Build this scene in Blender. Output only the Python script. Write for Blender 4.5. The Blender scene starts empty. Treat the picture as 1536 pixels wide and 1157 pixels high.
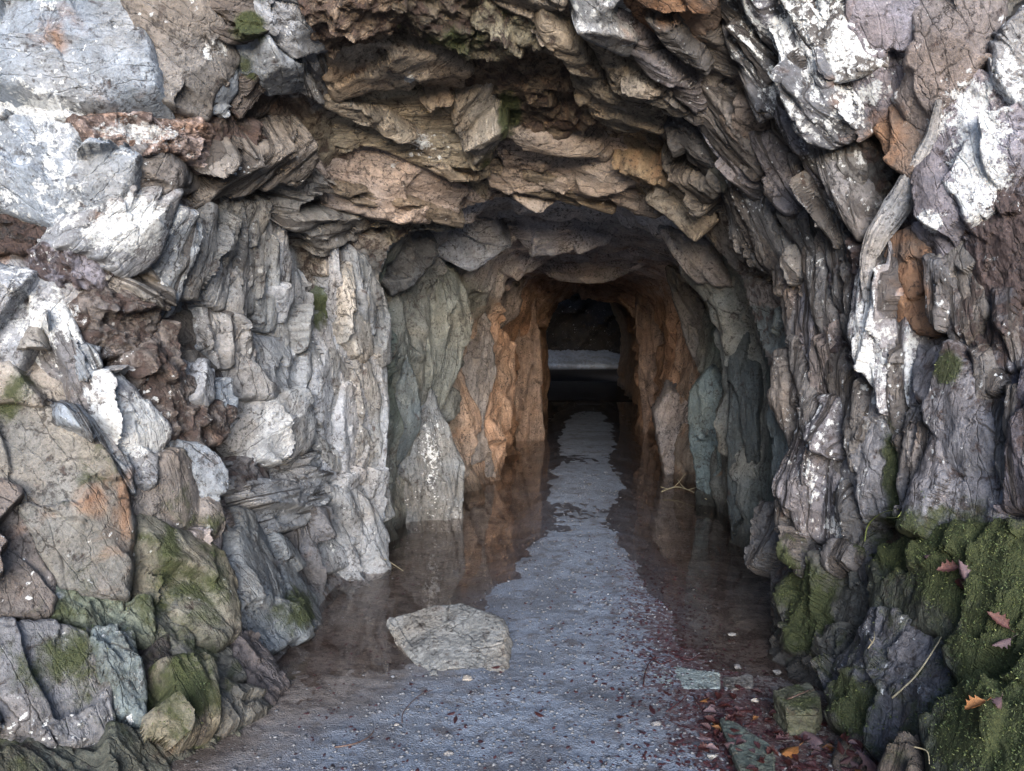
import bpy, math, random
import numpy as np
from mathutils import Vector
R = math.radians
C = bpy.context.scene.collection
# ------------------------------------------------------------------ camera, sky, sun, exposure
F = 1160.0; CX, CY = 768.0, 578.5; HORIZON = 490.0
PITCH = math.atan((CY - HORIZON) / F)
CAM = np.array([0.0, 0.0, 1.5])
cam = bpy.data.objects.new('camera', bpy.data.cameras.new('camera')); C.objects.link(cam)
cam.location = CAM; cam.rotation_euler = (R(90) - PITCH, 0, 0)
cam.data.sensor_fit = 'HORIZONTAL'; cam.data.angle = 2 * math.atan(768 / F)
cam.data.clip_start = 0.05; cam.data.clip_end = 2000
bpy.context.scene.camera = cam
SUN_EL, SUN_AZ = 15.0, 178.0          # azimuth clockwise from +Y: behind the camera, a little to the right
w = bpy.data.worlds.new('World'); bpy.context.scene.world = w; w.use_nodes = True
nt = w.node_tree; sky = nt.nodes.new('ShaderNodeTexSky'); sky.sky_type = 'NISHITA'; sky.sun_disc = False
sky.sun_elevation = R(SUN_EL); sky.sun_rotation = R(SUN_AZ); sky.dust_density = 1.5; sky.air_density = 0.8; sky.ozone_density = 1.0
bg = nt.nodes['Background']; bg.inputs['Strength'].default_value = 0.15
nt.links.new(sky.outputs[0], bg.inputs[0])
sun = bpy.data.objects.new('sun', bpy.data.lights.new('sun', 'SUN')); C.objects.link(sun)
sun.data.energy = 2.0; sun.data.angle = R(45); sun.data.color = (0.86, 0.91, 1.0)
sd = Vector((math.sin(R(SUN_AZ)) * math.cos(R(SUN_EL)), math.cos(R(SUN_AZ)) * math.cos(R(SUN_EL)), math.sin(R(SUN_EL))))
sun.rotation_euler = sd.to_track_quat('Z', 'Y').to_euler(); sun.location = (3, -6, 6)
sc = bpy.context.scene
sc.view_settings.view_transform = 'Standard'; sc.view_settings.look = 'None'
sc.view_settings.exposure = 1.7; sc.view_settings.gamma = 1.0
sc.cycles.max_bounces = 10; sc.cycles.diffuse_bounces = 6; sc.cycles.glossy_bounces = 4
sc.cycles.transparent_max_bounces = 12; sc.cycles.use_denoising = True
sc.cycles.caustics_reflective = False; sc.cycles.caustics_refractive = False

# ------------------------------------------------------------------ numpy noise
rng = np.random.default_rng(7)
PERM = rng.permutation(256).astype(np.int32); PERM = np.concatenate([PERM, PERM])
GR = rng.normal(size=(256, 3)).astype(np.float32); GR /= np.linalg.norm(GR, axis=1)[:, None]
def pn(p):
    """gradient noise, p (n,3) -> about -1..1"""
    p = np.asarray(p, np.float32); i = np.floor(p).astype(np.int32); f = p - i; i &= 255
    u = f * f * f * (f * (f * 6 - 15) + 10)
    def g(dx, dy, dz):
        h = PERM[(PERM[(PERM[(i[:, 0] + dx) & 255] + i[:, 1] + dy) & 255] + i[:, 2] + dz) & 255]
        v = GR[h]
        return v[:, 0] * (f[:, 0] - dx) + v[:, 1] * (f[:, 1] - dy) + v[:, 2] * (f[:, 2] - dz)
    l = lambda a, b, t: a + (b - a) * t
    x00 = l(g(0, 0, 0), g(1, 0, 0), u[:, 0]); x10 = l(g(0, 1, 0), g(1, 1, 0), u[:, 0])
    x01 = l(g(0, 0, 1), g(1, 0, 1), u[:, 0]); x11 = l(g(0, 1, 1), g(1, 1, 1), u[:, 0])
    return 1.6 * l(l(x00, x10, u[:, 1]), l(x01, x11, u[:, 1]), u[:, 2])
def fbm(p, o=4, gain=0.5, lac=2.03):
    s = 0; a = 1.0; t = 0
    p = np.asarray(p, np.float32)
    for k in range(o):
        s = s + a * pn(p + 17.3 * k); t += a; a *= gain; p = p * lac
    return s / t
def ridged(p, o=4, gain=0.55):
    s = 0; a = 1.0; t = 0
    for k in range(o):
        s = s + a * (1 - np.abs(pn(p + 9.1 * k))); t += a; a *= gain; p = p * 2.07
    return s / t
def hsh(*a):
    h = np.zeros(np.shape(a[0]), np.int64)
    for k, v in enumerate(a):
        h = (h * 1103 + np.asarray(v, np.int64) * (7919 + 104729 * k) + 12345) & 0x7fffffff
        h = (h ^ (h >> 13)) * 1274126177 & 0x7fffffff
    return ((h ^ (h >> 11)) & 0xffff) / 65535.0
def sst(a, b, x):
    t = np.clip((x - a) / (b - a), 0, 1); return t * t * (3 - 2 * t)

# ------------------------------------------------------------------ image ray -> place (Y = metres into the picture)
cp, sp = math.cos(PITCH), math.sin(PITCH)
def P(px, py, Y):
    px = np.asarray(px, float); py = np.asarray(py, float)
    x = (px - CX) / F; v = -(py - CY) / F
    dY = cp + sp * v; dZ = -sp + cp * v
    t = np.asarray(Y) / dY
    return np.stack([x * t, dY * t, CAM[2] + dZ * t], -1)
def proj(p):
    d = p - CAM; dep = d[..., 1] * cp - d[..., 2] * sp; up = d[..., 1] * sp + d[..., 2] * cp
    return CX + F * d[..., 0] / dep, CY - F * up / dep
def groundY(py):
    v = -(py - CY) / F
    return CAM[2] * (cp + sp * v) / (sp - cp * v)

# ------------------------------------------------------------------ mesh helpers
def mesh(name, V, Fq, mat=None, parent=None, attrs=None, uv=None, smooth=True):
    V = np.asarray(V, np.float32); me = bpy.data.meshes.new(name)
    if isinstance(Fq, np.ndarray):
        n, k = Fq.shape
        me.vertices.add(len(V)); me.vertices.foreach_set('co', V.ravel())
        me.loops.add(n * k); me.loops.foreach_set('vertex_index', Fq.astype(np.int32).ravel())
        me.polygons.add(n); me.polygons.foreach_set('loop_start', np.arange(0, n * k, k, dtype=np.int32))
        me.update(calc_edges=True); li = Fq.ravel()
    else:
        me.from_pydata(V.tolist(), [], Fq); me.update()
        li = np.zeros(len(me.loops), np.int32); me.loops.foreach_get('vertex_index', li)
    for k, a in (attrs or {}).items():
        at = me.attributes.new(k, 'FLOAT_COLOR', 'POINT')
        a = np.asarray(a, np.float32)
        if a.shape[1] == 3: a = np.concatenate([a, np.ones((len(a), 1), np.float32)], 1)
        at.data.foreach_set('color', a.ravel())
    if uv is not None:
        l = me.uv_layers.new(name='fol'); l.data.foreach_set('uv', np.asarray(uv, np.float32)[li].ravel())
    if smooth: me.polygons.foreach_set('use_smooth', np.ones(len(me.polygons), bool))
    if smooth and mat is not None and mat.name == 'weathered_slate': me.set_sharp_from_angle(angle=R(52))
    if mat: me.materials.append(mat)
    o = bpy.data.objects.new(name, me); C.objects.link(o)
    if parent: o.parent = parent; o.location = -parent.location
    return o
def tag(o, label=None, cat=None, group=None, kind=None):
    for k, v in (('label', label), ('category', cat), ('group', group), ('kind', kind)):
        if v: o[k] = v
    return o
def thing(name, label, cat, loc=(0, 0, 0), group=None):
    o = bpy.data.objects.new(name, None); C.objects.link(o); o.location = loc; o.empty_display_size = 0.2
    return tag(o, label, cat, group)
def grid_faces(nu, nv):
    i = np.arange(nu - 1)[:, None] * nv + np.arange(nv - 1)[None, :]
    i = i.ravel(); return np.stack([i, i + 1, i + nv + 1, i + nv], 1)
def tube(pts, rad, sides=6):
    """tapered tube through pts, radii rad; returns V, F"""
    V = []; Fc = []; n = len(pts); pts = [Vector(p) for p in pts]
    for i, p in enumerate(pts):
        t = (pts[min(i + 1, n - 1)] - pts[max(i - 1, 0)]).normalized()
        a = t.orthogonal().normalized(); b = t.cross(a)
        if i and (a.dot(pa) < 0.98):
            a = (pa - t * pa.dot(t)).normalized(); b = t.cross(a)
        pa = a; r = rad[i] if hasattr(rad, '__len__') else rad
        for k in range(sides):
            q = 2 * math.pi * k / sides
            V.append(p + (a * math.cos(q) + b * math.sin(q)) * r)
    for i in range(n - 1):
        for k in range(sides):
            k2 = (k + 1) % sides
            Fc.append([i * sides + k, i * sides + k2, (i + 1) * sides + k2, (i + 1) * sides + k])
    Fc.append(list(range(sides))[::-1]); Fc.append([(n - 1) * sides + k for k in range(sides)])
    return V, Fc

# ------------------------------------------------------------------ materials
def mat_new(name):
    m = bpy.data.materials.new(name); m.use_nodes = True; nt = m.node_tree
    return m, nt, nt.nodes['Principled BSDF'], nt.nodes, nt.links
class NB:
    """small node builder"""
    def __init__(s, nt): s.nt = nt; s.n = nt.nodes; s.l = nt.links
    def put(s, sock, v):
        if hasattr(v, 'is_output') or isinstance(v, bpy.types.NodeSocket): s.l.new(v, sock)
        else: sock.default_value = v
    def noise(s, vec, scale, detail=4, rough=0.55, dist=0.0):
        n = s.n.new('ShaderNodeTexNoise'); s.put(n.inputs['Vector'], vec)
        n.inputs['Scale'].default_value = scale; n.inputs['Detail'].default_value = detail
        n.inputs['Roughness'].default_value = rough; n.inputs['Distortion'].default_value = dist
        return n.outputs['Fac']
    def voro(s, vec, scale, feature='F1', out='Distance'):
        n = s.n.new('ShaderNodeTexVoronoi'); n.feature = feature; s.put(n.inputs['Vector'], vec); n.inputs['Scale'].default_value = scale
        return n.outputs[out]
    def m(s, op, a, b=0.0, c=0.0):
        n = s.n.new('ShaderNodeMath'); n.operation = op; s.put(n.inputs[0], a); s.put(n.inputs[1], b); s.put(n.inputs[2], c); return n.outputs[0]
    def ramp(s, x, a, b, lo=0.0, hi=1.0):
        n = s.n.new('ShaderNodeMapRange'); n.interpolation_type = 'SMOOTHSTEP'
        s.put(n.inputs[0], x); s.put(n.inputs[1], a); s.put(n.inputs[2], b); s.put(n.inputs[3], lo); s.put(n.inputs[4], hi); return n.outputs[0]
    def mix(s, f, a, b, mode='MIX'):
        n = s.n.new('ShaderNodeMix'); n.data_type = 'RGBA'; n.blend_type = mode
        s.put(n.inputs[0], f); s.put(n.inputs[6], a); s.put(n.inputs[7], b); return n.outputs[2]
    def vmul(s, v, k):
        n = s.n.new('ShaderNodeVectorMath'); n.operation = 'MULTIPLY'; s.put(n.inputs[0], v); n.inputs[1].default_value = k; return n.outputs[0]
    def vadd(s, v, k):
        n = s.n.new('ShaderNodeVectorMath'); n.operation = 'ADD'; s.put(n.inputs[0], v); s.put(n.inputs[1], k); return n.outputs[0]
    def bump(s, h, strength, dist, normal=None):
        n = s.n.new('ShaderNodeBump'); n.inputs['Strength'].default_value = strength; n.inputs['Distance'].default_value = dist
        s.put(n.inputs['Height'], h)
        if normal: s.l.new(normal, n.inputs['Normal'])
        return n.outputs[0]
    def attr(s, name):
        n = s.n.new('ShaderNodeAttribute'); n.attribute_name = name; return n

def rock_material():
    m, nt, bs, N, L = mat_new('weathered_slate'); b = NB(nt)
    pig = b.attr('pig'); wts = b.attr('wts')
    sep = N.new('ShaderNodeSeparateColor'); L.new(wts.outputs['Color'], sep.inputs[0])
    lich, moss, rust, pit = sep.outputs[0], sep.outputs[1], sep.outputs[2], wts.outputs['Alpha']
    geo = N.new('ShaderNodeNewGeometry'); pos = geo.outputs['Position']
    tc = N.new('ShaderNodeTexCoord'); uv = tc.outputs['UV']
    uvs = b.vmul(uv, (4.0, 17.0, 1.0)); uvf = b.vmul(uv, (14.0, 60.0, 1.0))
    n_str = b.noise(uvs, 1.0, 6, 0.6, 0.6)         # along the foliation
    n_fine = b.noise(uvf, 1.0, 4, 0.6, 0.5)
    n_iso = b.noise(pos, 9.0, 8, 0.62, 0.3)
    n_big = b.noise(pos, 2.3, 4, 0.55, 0.4)
    n_grain = b.noise(pos, 60.0, 5, 0.7)
    n_gr2 = b.noise(pos, 170.0, 3, 0.7)
    # base pigment with mineral variation
    col = b.mix(b.ramp(n_big, 0.38, 0.66), pig.outputs['Color'], b.mix(1.0, pig.outputs['Color'], (1.10, 1.0, 0.90, 1), 'MULTIPLY'))
    v = b.m('MULTIPLY_ADD', n_iso, 1.5, 0.25); v = b.m('MULTIPLY', v, b.m('MULTIPLY_ADD', n_str, 0.8, 0.6))
    v = b.m('MULTIPLY', v, b.m('MULTIPLY_ADD', n_grain, 1.5, 0.25)); v = b.m('MULTIPLY', v, b.m('MULTIPLY_ADD', n_gr2, 0.9, 0.55))
    cc = N.new('ShaderNodeCombineColor'); [L.new(v, cc.inputs[k]) for k in range(3)]
    col = b.mix(1.0, col, cc.outputs[0], 'MULTIPLY')
    # iron stain
    rm = b.ramp(b.m('ADD', b.noise(pos, 5.0, 6, 0.6, 0.8), b.m('MULTIPLY', rust, 0.45)), 0.62, 0.90)
    col = b.mix(b.m('MULTIPLY', rm, 0.75), col, b.mix(n_iso, (0.22, 0.10, 0.055, 1), (0.30, 0.19, 0.115, 1)))
    # dark mineral crust with pits
    pm_ = b.m('ADD', b.noise(pos, 16.0, 7, 0.68, 0.5), b.m('MULTIPLY', pit, 0.42))
    pm = b.ramp(pm_, 0.58, 0.72)
    col = b.mix(b.m('MULTIPLY', pm, 0.85), col, b.mix(n_grain, (0.02, 0.015, 0.014, 1), (0.085, 0.055, 0.05, 1)))
    # dark hairline veins
    vw = b.vadd(b.vmul(uv, (4.5, 16.0, 1.0)), b.vmul(b.noise(pos, 7.0, 4, .6), (1.1, 1.1, 1.1)))
    ved = b.voro(vw, 1.0, 'DISTANCE_TO_EDGE'); vein = b.m('MULTIPLY', b.ramp(ved, 0.035, 0.0), b.ramp(b.noise(pos, 6.0, 3), .46, .62))
    col = b.mix(b.m('MULTIPLY', vein, 0.8), col, (0.018, 0.015, 0.014, 1))
    # dark bands along the foliation
    strk = N.new('ShaderNodeSeparateColor'); L.new(b.attr('ext').outputs['Color'], strk.inputs[0]); strk = strk.outputs[0]
    n_bd = b.noise(b.vmul(uv, (1.5, 26.0, 1.0)), 1.0, 6, 0.6, 0.5)
    band = b.m('MULTIPLY', b.ramp(n_bd, 0.53, 0.60), b.ramp(strk, 0.0, 1.0))
    col = b.mix(b.m('MULTIPLY', band, 0.82), col, b.mix(n_iso, (0.022, 0.019, 0.019, 1), (0.06, 0.052, 0.048, 1)))
    # black crusty specks
    spk = b.ramp(b.m('ADD', b.noise(pos, 48.0, 6, 0.7), b.m('MULTIPLY', b.noise(pos, 5.0, 3), 0.35)), 0.72, 0.82)
    col = b.mix(b.m('MULTIPLY', spk, 0.75), col, (0.03, 0.026, 0.026, 1))
    # lichen: pale crusts, big patches broken by small islands
    l1 = b.noise(pos, 4.2, 3, 0.5, 0.4); l2 = b.noise(pos, 30.0, 8, 0.75, 0.2); l3 = b.noise(pos, 11.0, 3, 0.5)
    ls = b.m('ADD', b.m('MULTIPLY', l1, 0.30), b.m('MULTIPLY', l2, 0.60)); ls = b.m('ADD', ls, b.m('MULTIPLY', l3, 0.22)); ls = b.m('ADD', ls, b.m('MULTIPLY', n_str, 0.12))
    ls = b.m('ADD', ls, b.m('MULTIPLY', lich, 0.25)); ls = b.m('SUBTRACT', ls, b.m('MULTIPLY', b.m('MULTIPLY', strk, 0.55), b.m('SUBTRACT', n_bd, 0.48)))
    lm = b.m('MULTIPLY', b.ramp(ls, 0.79, 0.835), b.ramp(b.noise(pos, 75.0, 5, .7), .36, .52, .25, 1.0))
    def spots_(scale, thr):
        vs = N.new('ShaderNodeTexVoronoi'); vs.inputs['Scale'].default_value = scale; L.new(b.vadd(pos, b.vmul(b.noise(pos, 40, 4, .7), (0.05, 0.05, 0.05))), vs.inputs['Vector'])
        return b.m('MULTIPLY', b.ramp(vs.outputs['Distance'], 0.33, 0.24), b.ramp(b.m('ADD', vs.outputs['Color'], b.m('MULTIPLY', lich, 0.45)), thr, thr + .04))
    spot = b.m('MAXIMUM', spots_(19.0, .88), spots_(46.0, .82))
    spot = b.m('MULTIPLY', b.m('MULTIPLY', spot, b.ramp(lich, 0.02, 0.12)), b.ramp(b.noise(pos, 3.3, 4, .6), .50, .56))
    lm = b.m('MAXIMUM', lm, spot)
    lcol = b.mix(b.noise(pos, 40.0, 4, 0.6), (0.40, 0.42, 0.43, 1), (0.82, 0.85, 0.88, 1))
    col = b.mix(b.m('MULTIPLY', lm, 0.93), col, lcol)
    # moss and algae film
    ms = b.m('ADD', b.noise(pos, 7.0, 7, 0.66, 0.4), b.m('MULTIPLY', moss, 0.62))
    mm = b.ramp(ms, 0.74, 0.98)
    mcol = b.mix(n_grain, (0.014, 0.020, 0.009, 1), b.mix(n_big, (0.062, 0.085, 0.028, 1), (0.10, 0.112, 0.048, 1)))
    col = b.mix(b.m('MULTIPLY', mm, 0.92), col, mcol)
    L.new(col, bs.inputs['Base Color'])
    rough = b.m('MULTIPLY_ADD', n_iso, 0.5, 0.45); rough = b.m('ADD', rough, b.m('MULTIPLY', lm, 0.3))
    L.new(rough, bs.inputs['Roughness'])
    bs.inputs['Specular IOR Level'].default_value = 0.28
    crack = b.ramp(ved, 0.0, 0.05)
    h = b.m('MULTIPLY', n_str, 0.7); h = b.m('ADD', h, b.m('MULTIPLY', n_fine, 0.35)); h = b.m('ADD', h, b.m('MULTIPLY', n_iso, 0.9))
    h = b.m('ADD', h, b.m('MULTIPLY', n_grain, 0.55)); h = b.m('ADD', h, b.m('MULTIPLY', n_gr2, 0.22))
    h = b.m('ADD', h, b.m('MULTIPLY', crack, 0.22)); h = b.m('SUBTRACT', h, b.m('MULTIPLY', pm, 0.35)); h = b.m('SUBTRACT', h, b.m('MULTIPLY', band, 0.8)); h = b.m('ADD', h, b.m('MULTIPLY', lm, 0.08))
    h = b.m('ADD', h, b.m('MULTIPLY', b.m('MULTIPLY', mm, b.noise(pos, 90, 3, 0.8)), 0.9))
    L.new(b.bump(h, 1.0, 0.017), bs.inputs['Normal'])
    return m
ROCK = rock_material()

# ------------------------------------------------------------------ the rock face: depth of its surface, from a few control points
CTRL = [(-300,-300,3.2),(-300,300,2.7),(-300,900,2.2),(-300,1400,1.6),(0,0,3.15),(0,300,3.0),(0,600,2.9),(0,900,2.65),(0,1157,2.3),
 (150,1157,2.45),(330,1157,2.6),(200,900,2.95),(430,1030,3.15),(500,920,3.95),(350,850,3.4),(200,600,3.1),(250,300,3.2),(300,600,3.45),
 (300,0,3.2),(450,100,3.5),(420,400,4.25),(420,650,4.05),(550,450,4.75),(560,800,4.9),(480,860,4.3),(480,270,4.2),(640,330,4.9),(780,300,5.1),
 (1000,335,5.1),(700,230,4.6),(620,120,4.0),(850,180,4.3),(760,60,3.6),(600,0,3.3),(860,0,3.35),(1050,0,3.4),(1100,250,4.1),(1160,430,4.25),
 (1060,330,4.8),(1180,700,4.0),(1160,860,3.95),(1165,1000,3.35),(1250,1157,2.6),(1300,600,3.5),(1300,300,3.55),(1536,0,3.1),(1536,400,2.95),
 (1536,800,2.65),(1536,1157,2.0),(1400,900,2.9),(1300,0,3.3),(1800,-300,3.0),(1800,500,2.6),(1800,1000,2.0),(1800,1400,1.6),(700,-300,3.3),
 (400,300,3.85),(330,470,3.75),(1250,850,3.45),(1120,60,3.7),(100,1400,1.9),(300,1400,2.1),(1300,1400,2.0)]
CP = np.array(CTRL, float)
def _phi(r): return np.where(r > 0, r * r * np.log(r + 1e-9), 0)
def _fit():
    X = CP[:, :2] / 500; n = len(X)
    A = np.zeros((n + 3, n + 3)); r = np.linalg.norm(X[:, None] - X[None], axis=2)
    A[:n, :n] = _phi(r) + np.eye(n) * 0.02; A[:n, n] = 1; A[:n, n + 1:] = X; A[n, :n] = 1; A[n + 1:, :n] = X.T
    return np.linalg.solve(A, np.concatenate([CP[:, 2], np.zeros(3)])), X
_W, _X = _fit()
def D(px, py):
    q = np.stack([np.ravel(px), np.ravel(py)], 1) / 500.0
    r = np.linalg.norm(q[:, None] - _X[None], axis=2)
    out = _phi(r) @ _W[:len(_X)] + _W[len(_X)] + q @ _W[len(_X) + 1:]
    return np.clip(out, 1.3, 5.4).reshape(np.shape(px))

# pigment and growth where it lies on the rock: (px, py, rx, ry, channel, amount)   channels: 0 lichen 1 moss 2 iron 3 dark crust
SPOTS = [(1490,950,60,120,1,.6),(1490,830,50,40,1,.4),(1270,1060,30,40,1,.6),(1480,1110,80,60,1,.5),(1400,870,45,35,1,.35),(1330,790,40,25,1,.5),(378,38,22,18,1,1.2),(370,105,14,16,1,.7),(762,170,16,34,1,1.2),(725,235,18,20,1,.8),(195,340,50,30,0,1.1),(60,150,80,22,0,.8),
 (290,190,30,10,2,.5),(190,195,40,14,0,.6),(330,75,26,20,0,.6),(615,115,8,8,0,1.5),(637,215,24,14,0,.9),(205,640,34,36,0,1.2),(20,585,26,40,1,.55),
 (150,960,230,150,1,.16),(250,800,10,50,1,.35),(455,910,34,36,1,.8),(120,980,30,50,1,.35),(275,1040,40,50,1,.2),(150,700,30,90,1,.2),(300,880,60,60,1,.2),
 (190,760,20,60,2,.4),(140,780,40,60,2,.5),(480,475,22,32,1,.55),(560,30,60,20,1,.35),(680,55,60,20,1,.45),
 (1300,150,18,22,1,.3),(1310,140,22,22,0,.9),(1405,335,16,12,0,2.0),(1460,200,48,80,0,.65),(1460,270,24,40,0,.5),(1425,555,24,26,1,1.3),
 (1420,780,70,60,1,.55),(1335,700,14,70,1,.9),(1330,810,40,24,1,1.1),(1200,900,26,60,1,1.0),(1120,40,20,60,0,.3),(1180,60,30,80,0,.3),(1230,60,14,70,0,.6),
 (1365,450,30,50,2,.9),(1270,90,14,60,2,.7),(1330,210,30,40,2,.7),(1000,20,50,30,2,.8),(1215,680,22,60,0,.4),(1240,800,20,30,0,.5),(1270,560,30,60,0,.35),
 (1310,520,16,80,0,.6),(1480,480,60,60,3,.35),(1500,340,40,70,3,.45),(645,690,16,40,0,.6),(600,250,70,30,2,.15),(80,50,40,30,2,.4),
 (230,200,30,12,0,.4),(90,470,30,30,0,.7),(80,260,40,60,0,.4),(150,560,20,50,0,.5),(1020,1,1,1,0,0)]
def spots(px, py, w4):
    for (x, y, rx, ry, ch, am) in SPOTS:
        w4[:, ch] += am * np.exp(-(((px - x) / rx) ** 2 + ((py - y) / ry) ** 2) * 0.8)
    return w4
COL = dict(grey=(.27,.275,.285), pale=(.25,.26,.268), blue=(.23,.265,.30), tan=(.28,.245,.20), brown=(.105,.083,.068), dark=(.05,.043,.04),
 rust=(.165,.112,.08), purple=(.215,.19,.215), pink=(.33,.235,.195), green=(.15,.175,.12), olive=(.18,.165,.115), teal=(.13,.165,.165),
 white=(.29,.30,.315), mauve=(.30,.26,.25), dgrey=(.14,.135,.14), mossy=(.06,.066,.045))
def scales(a, b, lam, L, A, seed):
    z = np.full_like(a, seed * 3.7)
    s = b / lam + 0.9 * pn(np.stack([a / L * 0.9, b / lam * 0.3, z], 1)) + 0.25 * pn(np.stack([a / L * 5, b / lam * .8, z], 1))
    c = np.floor(s); t = s - c
    al = a / L + hsh(c, c * 0 + seed) * 7 + 0.35 * pn(np.stack([a / L * 3, b / lam, z], 1)); ca = np.floor(al)
    r = hsh(c, ca, c * 0 + seed); r2 = hsh(c, ca, c * 0 + seed + 5)
    return A * (r - .5) + A * 0.9 * (t - .5) * np.where(r2 > .3, 1, -1) + A * .6 * (al - ca - .5) * (r2 - .5)
def fracture(a, b, cell, an, slope, step, seed):
    """angular breakage: every cell of a warped mosaic is a small plane of its own tilt and height"""
    z = np.full_like(a, seed * 2.3)
    x = a / (cell * an); y = b / cell
    wx = .35 * fbm(np.stack([x * 1.3, y * 1.3, z], 1), 3); wy = .35 * fbm(np.stack([x * 1.3, y * 1.3, z + 31], 1), 3); x = x + wx; y = y + wy
    ix = np.floor(x); iy = np.floor(y); bd = np.full(len(a), 9.0); h = np.zeros(len(a)); rid = np.zeros(len(a)); sv = ix * 0 + seed
    for dx in (-1, 0, 1):
        for dy in (-1, 0, 1):
            jx = ix + dx; jy = iy + dy; cx = jx + .1 + .8 * hsh(jx, jy, sv); cy = jy + .1 + .8 * hsh(jx, jy, sv + 1)
            d = (x - cx) ** 2 + (y - cy) ** 2; m = d < bd
            r = hsh(jx, jy, sv + 2); gx = hsh(jx, jy, sv + 3) - .5; gy = hsh(jx, jy, sv + 4) - .5
            v = step * cell * (r - .5) + 2 * slope * cell * (gx * (x - cx) * an + gy * (y - cy))
            h = np.where(m, v, h); rid = np.where(m, r, rid); bd = np.where(m, d, bd)
    return h, rid
def sdist(poly, x, y):
    Q = np.array(poly, float); n = len(Q); d = np.full(len(x), 1e9); ins = np.zeros(len(x), bool)
    for i in range(n):
        a = Q[i]; b = Q[(i + 1) % n]; e = b - a; L2 = (e @ e) + 1e-9
        t = np.clip(((x - a[0]) * e[0] + (y - a[1]) * e[1]) / L2, 0, 1)
        d = np.minimum(d, np.hypot(x - a[0] - t * e[0], y - a[1] - t * e[1]))
        c = ((a[1] > y) != (b[1] > y)) & (x < (b[0] - a[0]) * (y - a[1]) / (b[1] - a[1] + 1e-12) + a[0]); ins ^= c
    return np.where(ins, d, -d)
def blur(g, k=1):
    for _ in range(k):
        q = np.pad(g, 1, mode='edge'); g = (q[:-2] + 2 * q[1:-1] + q[2:])[:, 1:-1] * .25
        q = np.pad(g, 1, mode='edge'); g = (q[:, :-2] + 2 * q[:, 1:-1] + q[:, 2:])[1:-1] * .25
    return g
NBLK = 0; POLYS = []
LAST = None
def block(parent, name, poly, col='grey', off=0.0, tilt=(0, 0), style='smooth', ang=60, lich=0, moss=0, rust=0, pit=0, T=0.22, dome=None, rag=1.0,
          bev=None, step=2.3, label=None, depth=None, relief=1.0, flat=0.8, grow=.020):
    """one block of the rock face: its outline lies on a tilted plane at the block's own distance; its front is broken, its sides go back T metres"""
    global NBLK; NBLK += 1; sd_ = NBLK; rs = np.random.default_rng(sd_ * 13 + 5)
    Q = np.array(poly, float); cx, cy = Q.mean(0)
    # base plane of the face here
    qs = np.concatenate([Q * 0.8 + np.array([cx, cy]) * 0.2, [[cx, cy]]])
    Dq = np.asarray(depth, float) * np.ones(len(qs)) if np.isscalar(depth) else D(qs[:, 0], qs[:, 1])
    W3 = P(qs[:, 0], qs[:, 1], Dq); c0 = W3.mean(0)
    _, _, vt = np.linalg.svd(W3 - c0); n = vt[2]; view = (CAM - c0); view /= np.linalg.norm(view)
    if n @ view < 0: n = -n
    n = n * flat + view * (1 - flat)
    jit = rs.uniform(-.13, .13, 2)
    n = n + np.array([1, 0, 0]) * (tilt[0] + jit[0]) + np.array([0, 0, 1]) * (tilt[1] + jit[1]); n /= np.linalg.norm(n)
    if n @ view < 0.42:
        n = n + view * (0.45 - n @ view); n /= np.linalg.norm(n)
    c0 = c0 + view * off
    dist = np.linalg.norm(CAM - c0); mp = dist / F
    x0, y0 = Q.min(0) - 16; x1, y1 = Q.max(0) + 16
    gx = np.arange(x0, x1 + step, step); gy = np.arange(y0, y1 + step, step)
    GX, GY = np.meshgrid(gx, gy, indexing='ij'); sh = GX.shape; px = GX.ravel(); py = GY.ravel()
    ray = P(px, py, 1.0) - CAM; t = ((c0 - CAM) @ n) / np.minimum(ray @ n, -1e-3)
    tD = D(px, py) - off * .9 if not np.isscalar(depth) else t
    t = t * .6 + tD * .4
    p = CAM + ray * t[:, None]
    # in-plane axes, a along the foliation
    th = R(ang); dirp = P(cx + 40 * math.cos(th), cy + 40 * math.sin(th), c0[1]) - P(cx, cy, c0[1])
    A = dirp - n * (dirp @ n); A /= np.linalg.norm(A); Bx = np.cross(n, A)
    d = p - c0; a = d @ A; b_ = d @ Bx; o3 = np.array([sd_ * 1.7, sd_ * .9, sd_ * 2.3])
    q3 = np.stack([a, b_, np.zeros_like(a)], 1) + o3
    # ragged outline
    wx = fbm(q3 * 6, 4) * 0.018 * rag / mp; wy = fbm(q3 * 6 + 50, 4) * 0.018 * rag / mp
    e = sdist(poly, px + wx, py + wy) * mp + grow
    sch = style in ('schist', 'drape')
    fr1, id1 = fracture(a, b_, .20 if sch else .26, 4.5 if sch else 1.7, .26, .17, sd_)
    fr2, id2 = fracture(a, b_, .07 if sch else .085, 5.0 if sch else 1.7, .30, .20, sd_ + 7)
    fr3, id3 = fracture(a, b_, .026, 5.0 if sch else 1.8, .30, .22, sd_ + 17)
    e = e + ((id2 - .5) * .020 + (id3 - .5) * .010) * rag
    size = math.sqrt(max(1.0, 0.5 * abs(np.sum(Q[:, 0] * np.roll(Q[:, 1], -1) - Q[:, 1] * np.roll(Q[:, 0], -1))))) * mp
    bev_ = bev if bev is not None else min(0.016, 0.05 * size); wd = min(0.020, 0.09 * size)
    h = np.where(e > 0, -bev_ * (1 - np.clip(e / wd, 0, 1)) ** 2.2, -bev_ - T * sst(0, 0.05, -e))
    dm = dome if dome is not None else 0.03 * size
    # broken facets: the lower envelope of planes touching a shallow dome
    k = max(5, int(6 + size * 10)); pk = rs.uniform(-.55, .55, (k, 2)) * size; cc = dm / (0.5 * size) ** 2
    wa = a + fbm(q3 * 5 + 9, 3) * .03; wb = b_ + fbm(q3 * 5 + 31, 3) * .03
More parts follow.
